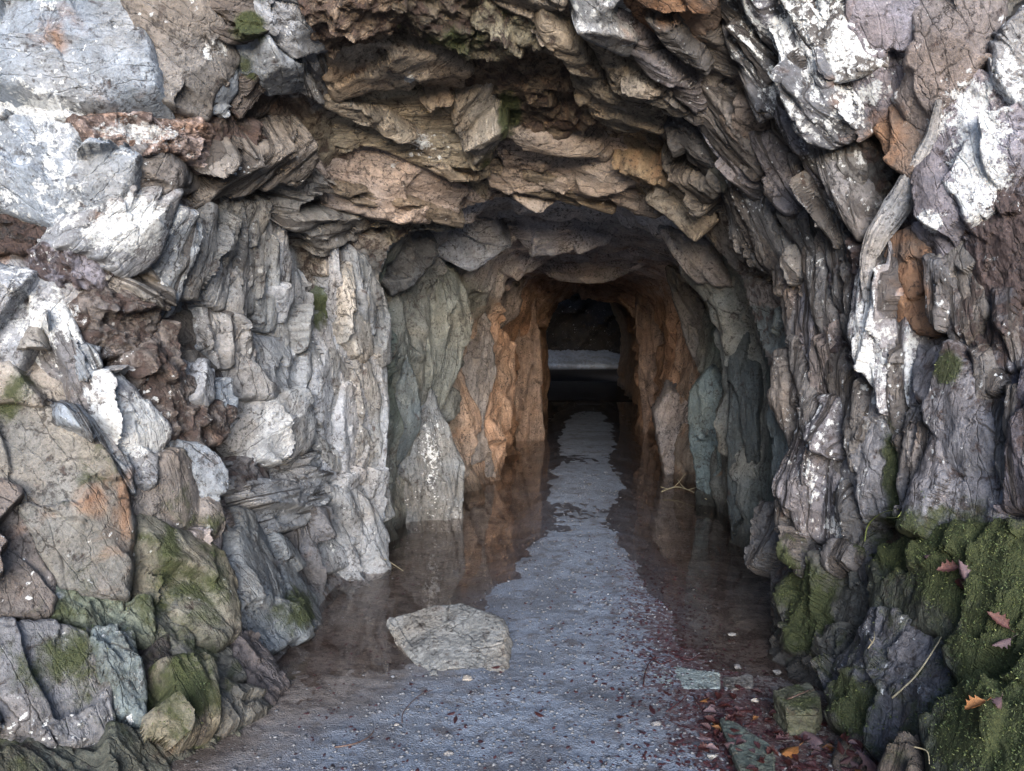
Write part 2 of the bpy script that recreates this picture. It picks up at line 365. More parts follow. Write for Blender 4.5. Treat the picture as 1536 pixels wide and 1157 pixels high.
    hd = np.full(len(a), 9.0)
    for (u, v) in pk:
        hd = np.minimum(hd, cc * (u * u + v * v) - 2 * cc * (u * wa + v * wb) + rs.uniform(-.12, .12) * dm)
    h = h + np.clip(hd, -0.5 * size, 0.2)
    an = np.stack([a * .35, b_, a * 0], 1) + o3
    pat = sst(-.15, .25, fbm(q3 * 2.6 + 70, 3))[:]          # parts of a face are smooth, parts are shattered
    if style == 'smooth':
        h += relief * (fbm(an * 5, 5, .5) * .012 + fr1 * 1.15 + fr2 * (.05 + .6 * pat) + fr3 * pat * .5)
    elif style == 'schist':
        h += relief * (fbm(an * 5, 4, .5) * .012 + fr1 * 1.1 + fr2 * (.35 + .5 * pat) + fr3 * (.3 + .4 * pat) + scales(a, b_, .11, .9, .016, sd_))
    elif style == 'drape':
        h += relief * (np.abs(pn(np.stack([a * 1.2, b_ * 4, a * 0 + sd_], 1))) * .03 + fbm(an * 5, 4) * .012 + fr1 * 1.1 + fr2 * (.2 + .5 * pat) + fr3 * .5 * pat)
    elif style == 'pitted':
        h += relief * ((ridged(q3 * 9, 4) - .6) * .07 + fbm(q3 * 28, 3) * .016 + fr1 + fr2 * .9 + fr3)
    elif style == 'mossy':
        h += relief * (fbm(q3 * 5, 5, .6) * .03 + np.abs(fbm(q3 * 34, 3)) * .016 + scales(a, b_, .09, .5, .012, sd_) + fr1 + fr2 * .9 + fr3 * .5)
    h = (.5 * h.reshape(sh) + .5 * blur(h.reshape(sh))).ravel()
    V = p + n * h[:, None]
    keep = e > -0.045
    idx = np.full(len(px), -1); Fq = grid_faces(*sh); Fq = Fq[keep[Fq].all(1)]
    used = np.unique(Fq); idx[used] = np.arange(len(used)); Fq = idx[Fq]
    # outward orientation
    if len(Fq):
        f = Fq[len(Fq) // 2]; U = V[used]
        if np.cross(U[f[1]] - U[f[0]], U[f[2]] - U[f[1]]) @ n < 0: Fq = Fq[:, ::-1]
    # close the back
    E = np.concatenate([Fq[:, [0, 1]], Fq[:, [1, 2]], Fq[:, [2, 3]], Fq[:, [3, 0]]]); key = E.min(1) * 10000000 + E.max(1)
    uq, inv, cnt = np.unique(key, return_inverse=True, return_counts=True); BE = E[cnt[inv] == 1]
    nv = len(used); rim = np.unique(BE); m2 = np.full(nv, -1); m2[rim] = nv + np.arange(len(rim))
    U = V[used]; back = U[rim] - n * T * .6 - (U[rim] - c0) * .25
    U = np.concatenate([U, back, [c0 - n * (T * 1.6 + bev_)]])
    quads = np.stack([BE[:, 1], BE[:, 0], m2[BE[:, 0]], m2[BE[:, 1]]], 1)
    fan = np.stack([m2[BE[:, 1]], m2[BE[:, 0]], np.full(len(BE), len(U) - 1), np.full(len(BE), len(U) - 1)], 1)
    base = np.array(COL[col] if isinstance(col, str) else col) * rs.uniform(.9, 1.1); base = base * .68 + base.mean() * .32; base = base * (np.array([1.0, .99, .97]) if parent is not None and parent.name == 'rock_overhang' else np.array([.93, .985, 1.08]) * (.82 if parent is not None and parent.location.x > 1 else .95))
    POLYS.append((poly, base))
    pg = np.tile(base, (len(px), 1)) * (1 + .22 * fbm(q3 * 3.3 + 5, 3))[:, None]
    w4 = np.tile(np.array([lich, moss, rust, pit], float), (len(px), 1)); w4 = spots(px, py, w4)
    pg = pg[used]; w4 = w4[used]; uv = np.stack([a, b_], 1)[used] + o3[:2]
    ex = lambda z: np.concatenate([z, z[rim], z[:1]])
    sp4 = lambda f: np.concatenate([f[:, :3], f[:, [0, 2, 3]]])
    Fl = np.concatenate([sp4(Fq), sp4(quads), fan[:, :3]])
    o = mesh(name, U, Fl, ROCK, parent, {'pig': ex(pg), 'wts': ex(w4), 'ext': ex(np.tile([dict(schist=1., drape=.3, smooth=.1).get(style, 0) * (.4 if parent is not None and parent.name == 'rock_overhang' else 1), 0, 0], (len(pg), 1)))}, ex(uv))
    if label: o['label'] = label
    return o

# ------------------------------------------------------------------ rock walls: one thing each, their blocks as parts
LW = thing('rock_wall', 'broken grey slate rock wall with white lichen, left of the tunnel mouth', 'rock wall', (-1.2, 3.2, 0))
RW = thing('rock_wall', 'steeply layered purple and brown rock wall with white lichen, right of the tunnel mouth', 'rock wall', (1.6, 3.6, 0))
OV = thing('rock_overhang', 'brown and tan stepped rock overhang arching above the tunnel mouth', 'rock overhang', (0.3, 4.2, 2.2))
LA = thing('rock_alcove', 'pale grey fluted rock face between the left wall and the dark tunnel', 'rock face', (-0.9, 4.4, 0))
BK = thing('mossy_bank', 'green mossy rock bank at the foot of the right wall', 'mossy bank', (1.4, 2.8, 0))
def blocks(parent, rows):
    for r in rows:
        name, poly, kw = r; block(parent, name, poly, **kw)
S, H, G, Dr, M_ = 'smooth', 'schist', 'pitted', 'drape', 'mossy'
k = dict
blocks(LW, [
 ('rock_block', [(-30,-30),(205,-30),(220,35),(228,130),(145,142),(62,128),(-30,105)], k(col='blue', off=.14, ang=-12, lich=.25, rust=.12, tilt=(.05,.18), dome=.03, label='large smooth blue grey block with tan stains in the top corner')),
 ('rock_block', [(205,-30),(290,-30),(345,62),(364,85),(356,115),(322,140),(314,176),(225,142),(226,130),(218,35)], k(col=(.19,.165,.14), off=.10, ang=35, lich=.28, tilt=(.25,.05), dome=.035)),
 ('rock_block', [(265,-30),(390,-30),(390,40),(370,57),(345,62),(295,0)], k(col='brown', off=.06, style=H, ang=20, lich=.1, moss=0.14)),
 ('rock_block', [(388,-30),(442,-30),(470,15),(512,55),(505,82),(453,86),(392,44)], k(col='grey', off=.07, ang=50, lich=.3, dome=.04)),
 ('rock_block', [(364,60),(390,53),(452,84),(458,142),(412,146),(388,118),(364,100)], k(col='blue', off=.08, ang=60, lich=.25, dome=.03)),
 ('rock_block', [(457,88),(478,86),(502,128),(498,150),(459,142)], k(col='grey', off=.06, style=H, ang=65, lich=.3)),
 ('rock_ledge', [(364,104),(390,120),(412,146),(455,148),(415,168),(380,188),(345,174),(330,160),(360,138)], k(col='brown', off=.0, style=H, ang=-25, tilt=(0,-.3), pit=.25)),
 ('rock_block', [(322,138),(360,108),(366,138),(342,168),(322,172)], k(col='blue', off=.10, lich=.5, ang=-40)),
 ('quartz_vein', [(-30,105),(55,120),(118,138),(148,150),(137,180),(118,172),(70,168),(-30,168)], k(col='white', off=.05, style=G, lich=.9, pit=.35, ang=12, label='white crusty quartz band')),
 ('rock_ledge', [(145,143),(225,140),(314,175),(312,186),(208,176),(146,174)], k(col=(.11,.075,.055), off=.0, tilt=(0,-.6), style=S, ang=10)),
 ('quartz_vein', [(122,185),(194,175),(312,182),(324,207),(319,250),(277,222),(221,222),(138,213)], k(col='pink', off=.09, style=G, ang=8, lich=.35, rust=.45, pit=.3, label='pink and orange quartz band')),
 ('rock_block', [(318,182),(346,173),(386,197),(374,223),(328,274),(320,252)], k(col='brown', off=.05, style=G, pit=.5, rust=.3)),
 ('rock_block', [(200,226),(283,222),(313,242),(324,284),(277,292),(242,286),(211,310),(192,249)], k(col=(.17,.15,.135), off=.05, ang=-20, lich=.22, tilt=(.1,-.1), dome=.04)),
 ('rock_block', [(-30,166),(45,175),(121,196),(137,218),(93,278),(100,348),(69,334),(-30,299)], k(col='blue', off=.10, ang=55, lich=.55, dome=.03, tilt=(-.05,.1))),
 ('rock_block', [(136,218),(200,230),(195,257),(166,302),(114,343),(96,334),(92,277)], k(col='blue', off=.15, ang=-45, lich=.5, dome=.04, tilt=(.05,.12))),
 ('rock_block', [(211,303),(256,284),(278,290),(258,332),(243,367),(228,406),(200,414),(152,382),(102,365),(116,336),(166,300),(193,262)], k(col='grey', off=.16, ang=-30, lich=.45, rust=.15, dome=.03, tilt=(.1,.12), label='block with a big white lichen patch')),
 ('rock_block', [(-30,303),(69,335),(102,361),(35,375),(-30,373)], k(col='dark', off=.0, style=G, pit=.45, rust=.25, tilt=(0,-.2))),
 ('rock_block', [(50,378),(104,365),(152,385),(160,410),(150,432),(100,427),(52,402)], k(col='purple', off=.09, style=G, pit=.4, lich=.35, label='purple crusted block')),
 ('rock_block', [(-30,400),(60,413),(116,438),(46,496),(20,547),(-30,562)], k(col='grey', off=.12, ang=-60, lich=.5, rust=.1, tilt=(-.05,.1), dome=.03)),
 ('rock_block', [(112,459),(149,430),(240,455),(240,477),(208,537),(149,530),(116,500)], k(col=(.15,.125,.11), off=.08, style=G, ang=5, pit=.36, rust=.2, lich=.2)),
 ('rock_ledge', [(157,393),(225,410),(243,434),(240,457),(152,433)], k(col='tan', off=.06, style=H, ang=25)),
 ('rock_block', [(260,318),(287,325),(300,400),(284,442),(268,472),(243,480),(238,440),(236,400),(248,358)], k(col='blue', off=.13, style=H, ang=100, lich=.45, tilt=(.2,0))),
 ('rock_block', [(248,478),(312,468),(332,510),(322,547),(268,557),(248,520)], k(col=(.12,.105,.09), off=-.04, ang=10, tilt=(0,.0))),
 ('rock_block', [(320,463),(345,476),(380,510),(374,537),(340,547),(323,520)], k(col='pale', off=.10, style=H, ang=70, lich=.35)),
 ('rock_block', [(55,492),(95,468),(122,520),(147,575),(140,618),(115,612),(80,577),(53,520)], k(col='dgrey', off=.12, style=H, ang=65, lich=.55)),
 ('rock_block', [(116,518),(146,528),(150,550),(142,602),(123,560)], k(col='blue', off=.12, style=H, ang=60, lich=.5)),
 ('rock_block', [(146,560),(187,558),(227,605),(262,645),(242,699),(205,677),(166,625)], k(col='grey', off=.15, style=S, ang=55, lich=.55, moss=0.07, tilt=(.1,.1), dome=.035, label='pointed block under a white lichen sheet')),
 ('rock_block', [(208,538),(250,493),(257,545),(302,585),(342,625),(336,657),(300,675),(260,652),(233,600)], k(col=(.145,.12,.105), off=.10, style=G, ang=45, pit=.36, rust=.15, lich=.2)),
 ('rock_block', [(264,553),(310,543),(307,602),(285,587)], k(col='grey', off=.12, lich=.2)),
 ('rock_block', [(306,575),(338,576),(347,612),(338,637),(318,602)], k(col='blue', off=.12, lich=.5, ang=70)),
 ('rock_slab', [(-30,555),(20,545),(47,495),(77,560),(102,622),(80,608),(25,597),(-30,602)], k(col='tan', off=.10, ang=50, moss=0.22, dome=.03)),
 ('rock_slab', [(-30,600),(25,597),(90,610),(152,667),(187,722),(199,782),(190,862),(187,886),(90,882),(55,800),(15,740),(-30,722)], k(col=(.19,.18,.155), off=.14, ang=55, moss=0.20, rust=.12, lich=.12, tilt=(.02,.16), dome=.035, step=2.6, label='big tan slab stained orange and green')),
 ('rock_block', [(-30,720),(15,738),(40,790),(87,882),(77,907),(5,912),(-30,902)], k(col=(.16,.135,.12), off=.15, ang=60, style=S, rust=.2, lich=.15, moss=0.11)),
 ('rock_slab', [(95,618),(117,612),(162,663),(192,708),(200,762),(192,770),(182,722),(150,667)], k(col='blue', off=.16, style=H, ang=58, lich=.3)),
 ('rock_block', [(138,618),(165,622),(202,670),(232,690),(227,722),(195,718),(160,667)], k(col='grey', off=.10, ang=50, lich=.35, moss=0.14)),
 ('rock_slab', [(198,730),(240,694),(275,678),(327,740),(320,802),(260,802),(213,762)], k(col=(.21,.18,.155), off=.12, ang=60, moss=0.32, lich=.15, tilt=(.05,.08))),
 ('rock_slab', [(256,660),(294,671),(330,702),(340,744),(325,750),(300,714),(266,682)], k(col='blue', off=.13, ang=52, lich=.3)),
 ('rock_block', [(323,743),(347,760),(362,860),(352,892),(328,850),(303,800),(313,773)], k(col='mauve', off=.12, ang=75, style=H)),
 ('rock_slab', [(213,768),(260,794),(312,800),(342,860),(360,905),(357,937),(340,957),(300,932),(258,872),(223,802)], k(col='olive', off=.14, ang=55, moss=0.30, lich=.12, tilt=(.05,.12), style=S)),
 ('mossy_block', [(354,760),(398,773),(445,812),(500,885),(507,932),(405,974),(358,952),(360,880)], k(col=(.17,.19,.20), off=.16, ang=50, moss=0.09, tilt=(.12,.1), dome=.03, T=.4, label='blue grey block with a green moss skirt by the water')),
 ('mossy_block', [(84,883),(185,884),(220,888),(232,947),(150,932),(78,907)], k(col='green', off=.10, style=M_, moss=0.32, lich=.15, tilt=(0,.15))),
 ('mossy_block', [(-30,928),(80,932),(132,944),(152,980),(174,1050),(172,1097),(120,1107),(70,1087),(-30,1072)], k(col=(.19,.185,.19), off=.14, style=S, ang=80, moss=0.27, lich=.35, tilt=(0,.12), dome=.03, label='rounded block with yellow green moss and pale lichen')),
 ('mossy_block', [(148,945),(195,948),(210,1025),(217,1077),(185,1062),(163,1010)], k(col='teal', off=.13, style=M_, ang=80, moss=0.25, lich=.3)),
 ('mossy_block', [(198,943),(245,943),(247,1000),(242,1062),(213,1052)], k(col='dark', off=.02, style=M_, moss=0.22)),
 ('mossy_block', [(236,1004),(300,996),(314,1030),(322,1077),(278,1094),(244,1072)], k(col='olive', off=.17, style=H, ang=85, moss=0.40, tilt=(.05,.1))),
 ('mossy_block', [(223,890),(258,874),(300,934),(340,957),(365,1012),(320,1042),(305,1000),(240,1000),(233,945)], k(col=(.12,.12,.10), off=.08, style=M_, moss=0.29)),
 ('mossy_block', [(354,953),(398,970),(427,1025),(410,1052),(364,1032),(350,980)], k(col=(.10,.085,.085), off=.06, style=M_, moss=0.11, T=.35)),
 ('mossy_block', [(-30,1070),(70,1085),(170,1100),(260,1095),(340,1080),(368,1030),(422,1042),(405,1072),(350,1122),(325,1190),(-30,1190)], k(col=(.075,.08,.06), off=.06, style=M_, moss=0.32, tilt=(.1,.25), T=.35, step=2.6)),
 ('mossy_block', [(318,1030),(366,1032),(408,1052),(345,1082),(318,1076)], k(col=(.09,.09,.08), off=.10, style=M_, moss=0.22)),
])
blocks(LA, [
 ('rock_slab', [(285,335),(340,308),(412,308),(424,350),(388,422),(378,472),(340,472),(308,432),(298,390)], k(col=(.26,.25,.225), off=.04, style=Dr, ang=100, tilt=(.05,-.05), pit=.1)),
 ('rock_slab', [(385,420),(424,343),(447,380),(457,440),(467,490),(455,525),(378,512),(370,472)], k(col='pale', off=.06, style=Dr, ang=95)),
 ('rock_ledge', [(285,325),(345,238),(420,223),(467,213),(480,245),(440,277),(380,287),(330,308)], k(col=(.21,.175,.14), off=.18, style=H, ang=-25, tilt=(.05,-.25), lich=.2)),
 ('rock_ledge', [(378,285),(470,263),(540,298),(602,330),(540,367),(480,377),(440,372),(418,330)], k(col=(.25,.23,.20), off=.08, style=H, ang=25, tilt=(0,-.1))),
 ('rock_block', [(443,373),(502,373),(522,420),(507,457),(462,482),(455,432)], k(col='tan', off=.02, style=S, pit=.25, rust=.15)),
 ('rock_block', [(458,470),(504,438),(503,482),(465,513)], k(col='green', off=-.02, style=M_, moss=.4, tilt=(0,-.4))),
 ('rock_slab', [(503,440),(520,398),(557,398),(592,450),(596,495),(576,516),(546,540),(508,500)], k(col=(.36,.33,.28), off=.12, style=Dr, ang=75, tilt=(.05,.05))),
 ('rock_slab', [(370,498),(455,520),(470,560),(460,595),(370,592),(345,560)], k(col='pale', off=.10, style=S, ang=65)),
 ('rock_slab', [(342,592),(462,588),(482,620),(488,660),(440,682),(380,692),(337,640)], k(col=(.40,.40,.385), off=.14, style=S, ang=-20, tilt=(0,.12), lich=.12)),
 ('rock_slab', [(458,490),(505,478),(545,560),(562,640),(547,722),(510,742),(488,690),(482,620),(462,560)], k(col='white', off=.12, style=S, ang=80, lich=.2, tilt=(.08,.08))),
 ('rock_slab', [(543,560),(580,518),(582,560),(580,620),(572,700),(577,792),(550,802),(540,722),(558,640)], k(col='pale', off=.16, style=Dr, ang=95, tilt=(.1,0))),
 ('rock_slab', [(338,690),(440,678),(490,658),(514,742),(470,777),(420,792),(370,752),(348,720)], k(col='pale', off=.18, style=H, ang=-15, lich=.15, tilt=(0,.2))),
 ('rock_ledge', [(328,688),(360,720),(382,688),(424,700),(402,722),(350,737)], k(col='dgrey', off=.08, style=G, pit=.3, tilt=(0,-.2))),
 ('rock_block', [(462,792),(510,743),(547,723),(577,800),(580,828),(500,856),(478,842)], k(col='pale', off=.10, style=S, ang=60, lich=.1, T=.35)),
 ('rock_block', [(398,765),(465,778),(475,842),(500,868),(498,885),(445,812)], k(col='dgrey', off=.0, style=H, ang=60)),
])
blocks(OV, [
 ('rock_block', [(440,-30),(592,-30),(602,30),(560,62),(500,87),(470,62),(468,15)], k(col=(.17,.125,.09), off=.08, style=G, ang=-10, pit=.35, rust=.3)),
 ('rock_block', [(588,-30),(702,-30),(722,20),(690,62),(620,57),(598,30)], k(col=(.12,.10,.075), off=.05, style=G, pit=.35, moss=.25, rust=.15, tilt=(0,-0.02))),
 ('rock_block', [(698,-30),(852,-30),(842,15),(815,42),(740,12)], k(col=(.22,.19,.16), off=.07, style=H, ang=20, tilt=(0,0.05))),
 ('rock_ledge', [(688,62),(720,18),(740,8),(817,40),(832,57),(770,72),(700,77)], k(col=(.17,.16,.115), off=.03, style=G, pit=.3, moss=.3, tilt=(0,-0.05))),
 ('rock_ledge', [(495,85),(560,73),(625,78),(682,90),(702,110),(697,152),(650,157),(600,132),(560,137),(510,152),(490,120)], k(col=(.30,.25,.20), off=.10, style=S, ang=-8, rust=.2, pit=.12, tilt=(0,0.08), relief=1.3)),
 ('rock_ledge', [(698,100),(760,93),(842,88),(882,130),(895,172),(850,202),(790,192),(738,172),(698,140)], k(col=(.125,.095,.065), off=.05, style=G, ang=20, pit=.3, rust=.35, moss=.1, tilt=(0,0.03))),
 ('rock_slab', [(468,212),(540,153),(590,138),(650,160),(700,180),(750,186),(747,202),(722,242),(737,272),(720,282),(660,262),(600,227),(540,217),(488,247)], k(col=(.29,.255,.19), off=.10, style=H, ang=25, tilt=(0,0.05), relief=.6)),
 ('rock_slab', [(688,160),(735,135),(752,185),(737,217),(715,227),(688,190)], k(col=(.27,.25,.225), off=.13, style=H, ang=-70)),
 ('rock_slab', [(478,250),(540,223),(580,218),(642,245),(662,270),(708,290),(702,327),(640,334),(560,322),(498,312)], k(col=(.33,.275,.26), off=.16, style=S, ang=20, lich=.1, tilt=(0,0.09), dome=.03)),
 ('rock_slab', [(718,240),(760,213),(800,198),(902,198),(962,250),(1002,332),(950,327),(880,302),(800,312),(740,282)], k(col=(.33,.275,.245), off=.16, style=S, ang=15, tilt=(0,0.08), dome=.03, relief=1.3)),
 ('rock_slab', [(898,198),(962,213),(1022,290),(1045,335),(1000,332),(958,270)], k(col=(.25,.19,.12), off=.10, style=H, ang=60, rust=.3)),
 ('rock_slab', [(828,50),(870,18),(932,80),(982,180),(992,203),(930,207),(888,170),(858,110)], k(col=(.22,.185,.14), off=.12, style=H, ang=58, tilt=(-.1,0.05), relief=.8)),
 ('rock_slab', [(898,55),(940,58),(1012,150),(1038,150),(1022,167),(985,162),(948,110)], k(col=(.24,.215,.185), off=.17, style=H, ang=50)),
 ('rock_ledge', [(560,255),(470,265),(500,315),(565,330),(640,338),(700,330),(690,345),(560,345)], k(col=(.2,.2,.18), off=-.05, style=H, ang=10, tilt=(0,-0.10))),
])
blocks(RW, [
 ('rock_block', [(853,-30),(947,-30),(957,30),(942,77),(900,52),(868,27)], k(col='pale', off=.10, style=S, ang=60, lich=.5, tilt=(-.1,.15))),
 ('rock_block', [(943,-30),(1052,-30),(1082,30),(1062,62),(1000,62),(957,47)], k(col='rust', off=.14, style=S, ang=55, rust=.4)),
 ('rock_slab', [(958,50),(1060,58),(1097,90),(1112,112),(1060,132),(1030,152),(985,122),(943,82)], k(col=(.16,.14,.12), off=.12, style=H, ang=35, tilt=(-.1,-.1))),
 ('rock_slab', [(1050,-30),(1145,-30),(1170,40),(1215,120),(1205,152),(1150,168),(1110,92),(1080,35)], k(col='dgrey', off=.16, style=H, ang=58, lich=.5, tilt=(-.1,.12), relief=1.2, label='black and white striped slab')),
 ('rock_slab', [(1143,-30),(1222,-30),(1239,62),(1257,128),(1282,172),(1294,197),(1260,207),(1235,190),(1210,120),(1168,40)], k(col='dgrey', off=.19, style=H, ang=58, lich=.5, tilt=(-.1,.12), relief=1.2)),
 ('rock_slab', [(1218,-30),(1367,-30),(1377,60),(1357,132),(1342,147),(1312,197),(1283,170),(1253,125),(1238,65)], k(col='purple', off=.16, style=S, ang=80, rust=.12, lich=.08, tilt=(-.05,.1), dome=.03, label='smooth purple slab with rusty lower edge')),
 ('rock_slab', [(1358,-30),(1502,-30),(1502,40),(1482,82),(1462,97),(1402,182),(1380,202),(1340,147),(1356,132),(1375,60)], k(col=(.22,.175,.155), off=.17, style=S, ang=75, lich=.35, tilt=(-.05,.08), dome=.04)),
 ('rock_slab', [(1490,60),(1575,-30),(1575,172),(1530,162),(1498,112)], k(col='grey', off=.20, style=S, lich=.6, ang=60)),
 ('rock_slab', [(1500,-30),(1575,-30),(1500,62)], k(col=(.18,.16,.13), off=.10, style=S, lich=.2)),
 ('rock_slab', [(1400,160),(1460,95),(1500,110),(1532,170),(1532,230),(1490,302),(1452,332),(1438,302),(1392,222)], k(col=(.26,.23,.26), off=.22, style=S, ang=70, lich=.42, pit=.12, dome=.04, label='purple slab whitened by lichen')),
 ('rock_slab', [(1142,170),(1203,152),(1232,195),(1267,240),(1282,310),(1285,354),(1265,362),(1208,247),(1148,197)], k(col=(.17,.15,.13), off=.18, style=H, ang=60, lich=.42, pit=.12, tilt=(-.1,.05))),
 ('rock_slab', [(1228,200),(1292,208),(1342,255),(1332,300),(1302,332),(1283,320),(1263,240)], k(col=(.12,.105,.085), off=.05, style=G, pit=.3, moss=.15, lich=.2)),
 ('rock_slab', [(1310,195),(1340,148),(1382,200),(1387,232),(1370,262),(1338,242)], k(col='rust', off=.16, style=S, ang=50, lich=.3, rust=.2)),
 ('rock_slab', [(1050,120),(1097,105),(1142,165),(1152,220),(1117,242),(1083,172)], k(col=(.25,.195,.155), off=.12, style=S, ang=60, tilt=(-.1,0), dome=.03)),
 ('rock_slab', [(1035,150),(1057,130),(1087,180),(1102,240),(1092,272),(1040,212),(1018,170)], k(col='olive', off=.05, style=S, ang=60, tilt=(-.1,-.1))),
 ('rock_slab', [(985,203),(1018,180),(1042,208),(1087,270),(1062,300),(1050,338),(1025,290)], k(col=(.22,.185,.145), off=.12, style=H, ang=50)),
 ('rock_slab', [(1060,300),(1090,270),(1117,240),(1152,290),(1182,370),(1195,418),(1170,434),(1130,395),(1090,342)], k(col=(.18,.165,.15), off=.14, style=H, ang=62, lich=.15, tilt=(-.15,0))),
 ('rock_slab', [(1128,250),(1155,223),(1192,290),(1227,370),(1243,442),(1200,442),(1178,370),(1148,290)], k(col=(.21,.165,.13), off=.15, style=H, ang=65, tilt=(-.1,.05))),
 ('rock_slab', [(1163,213),(1210,258),(1262,362),(1247,392),(1213,332)], k(col=(.10,.11,.12), off=-.02, style=S, ang=62)),
 ('rock_slab', [(1390,220),(1442,300),(1452,332),(1400,392),(1372,342),(1373,290)], k(col='purple', off=.15, style=S, ang=70, lich=.15, dome=.03)),
 ('rock_slab', [(1453,310),(1530,230),(1575,180),(1575,452),(1480,442),(1448,380)], k(col=(.15,.13,.145), off=.14, style=M_, ang=70, pit=.4, lich=.15)),
 ('rock_slab', [(1400,390),(1452,330),(1457,400),(1472,470),(1452,502),(1418,460)], k(col=(.20,.175,.15), off=.16, style=S, ang=75, dome=.02)),
 ('rock_slab', [(1318,360),(1377,343),(1397,440),(1392,492),(1350,497),(1323,430)], k(col='rust', off=.13, style=S, ang=80, rust=.5, label='orange brown smooth panel')),
 ('rock_slab', [(1293,400),(1320,368),(1332,440),(1347,500),(1352,560),(1372,602),(1340,614),(1318,570),(1298,500)], k(col=(.30,.275,.28), off=.18, style=H, ang=80, lich=.42)),
 ('rock_slab', [(1238,390),(1287,340),(1299,450),(1307,540),(1327,612),(1290,582),(1263,540),(1253,470)], k(col=(.11,.09,.10), off=.13, style=G, ang=80, pit=.35, lich=.3)),
 ('rock_slab', [(1163,430),(1200,418),(1242,440),(1257,500),(1252,560),(1237,602),(1205,592),(1188,500)], k(col=(.27,.215,.19), off=.18, style=H, ang=80, lich=.12, relief=.8)),
 ('rock_slab', [(1158,465),(1182,480),(1199,560),(1197,620),(1167,762),(1150,740),(1156,600)], k(col='teal', off=.06, style=S, relief=.5, ang=85, tilt=(-.1,0))),
 ('rock_slab', [(1193,630),(1210,598),(1247,600),(1252,660),(1267,760),(1292,800),(1270,822),(1200,802),(1178,740),(1183,680)], k(col=(.20,.18,.19), off=.22, style=H, ang=85, lich=.22, relief=.8, dome=.03)),
 ('rock_slab', [(1243,560),(1290,573),(1327,620),(1337,680),(1342,740),(1320,772),(1290,772),(1253,700),(1243,640)], k(col=(.22,.205,.205), off=.18, style=S, ang=70, lich=.3, moss=.1, dome=.03)),
 ('rock_slab', [(1346,620),(1390,603),(1402,640),(1392,702),(1360,782),(1346,700)], k(col=(.24,.22,.21), off=.13, style=H, ang=85)),
 ('rock_slab', [(1350,500),(1395,488),(1422,520),(1462,560),(1472,650),(1492,720),(1502,782),(1420,802),(1355,792),(1362,750),(1395,650),(1387,600),(1370,592)], k(col=(.185,.178,.195), off=.20, style=S, ang=80, lich=.2, pit=.15, tilt=(-.05,.1), dome=.03, step=2.5)),
 ('rock_slab', [(1383,390),(1405,393),(1452,500),(1462,547),(1440,532),(1398,470)], k(col='dgrey', off=.16, style=H, ang=68, lich=.3)),
 ('rock_slab', [(1453,400),(1480,438),(1575,450),(1575,540),(1470,553),(1455,500)], k(col=(.125,.115,.125), off=.13, style=H, ang=75, lich=.2, pit=.2)),
 ('rock_slab', [(1465,567),(1575,553),(1575,762),(1520,762),(1490,702),(1473,640)], k(col=(.115,.10,.12), off=.10, style=H, ang=75, lich=.2, pit=.2)),
 ('rock_slab', [(1140,760),(1165,755),(1192,800),(1202,842),(1167,884),(1143,850)], k(col=(.10,.10,.105), off=.05, style=H, ang=80, T=.4)),
 ('rock_slab', [(1192,800),(1270,818),(1297,830),(1250,852),(1198,845)], k(col=(.17,.15,.14), off=.14, style=H, ang=70, moss=.2)),
])
blocks(BK, [
 ('mossy_block', [(1275,835),(1350,778),(1440,788),(1575,770),(1575,880),(1520,1002),(1450,1052),(1400,935),(1300,925)], k(col='mossy', off=.22, style=M_, relief=.65, moss=.34, tilt=(-.05,.2), step=2.6, dome=.04)),
 ('mossy_block', [(1160,870),(1200,838),(1262,838),(1292,900),(1235,992),(1200,972),(1168,962)], k(col=(.10,.10,.085), off=.14, style=M_, moss=.30, rag=2.2, ang=80, T=.4)),
 ('mossy_block', [(1152,880),(1175,950),(1205,975),(1232,1000),(1225,1045),(1180,1040),(1160,990)], k(col=(.07,.065,.055), off=.02, style=M_, moss=.2, rag=2.2, ang=80, T=.4)),
 ('mossy_block', [(1226,992),(1300,918),(1402,932),(1432,990),(1382,1082),(1300,1112),(1236,1062)], k(col=(.095,.095,.11), off=.20, style=M_, moss=.42, lich=.1, tilt=(-.05,.1), dome=.03)),
 ('mossy_block', [(1378,1082),(1440,1048),(1520,1000),(1575,900),(1575,1190),(1396,1190)], k(col='mossy', off=.22, style=M_, relief=.65, moss=.42, tilt=(-.05,.25), step=2.6)),
 ('mossy_block', [(1226,1058),(1300,1110),(1382,1080),(1402,1200),(1275,1200),(1238,1120)], k(col=(.08,.065,.055), off=.12, style=H, ang=65, moss=.25, T=.4)),
])

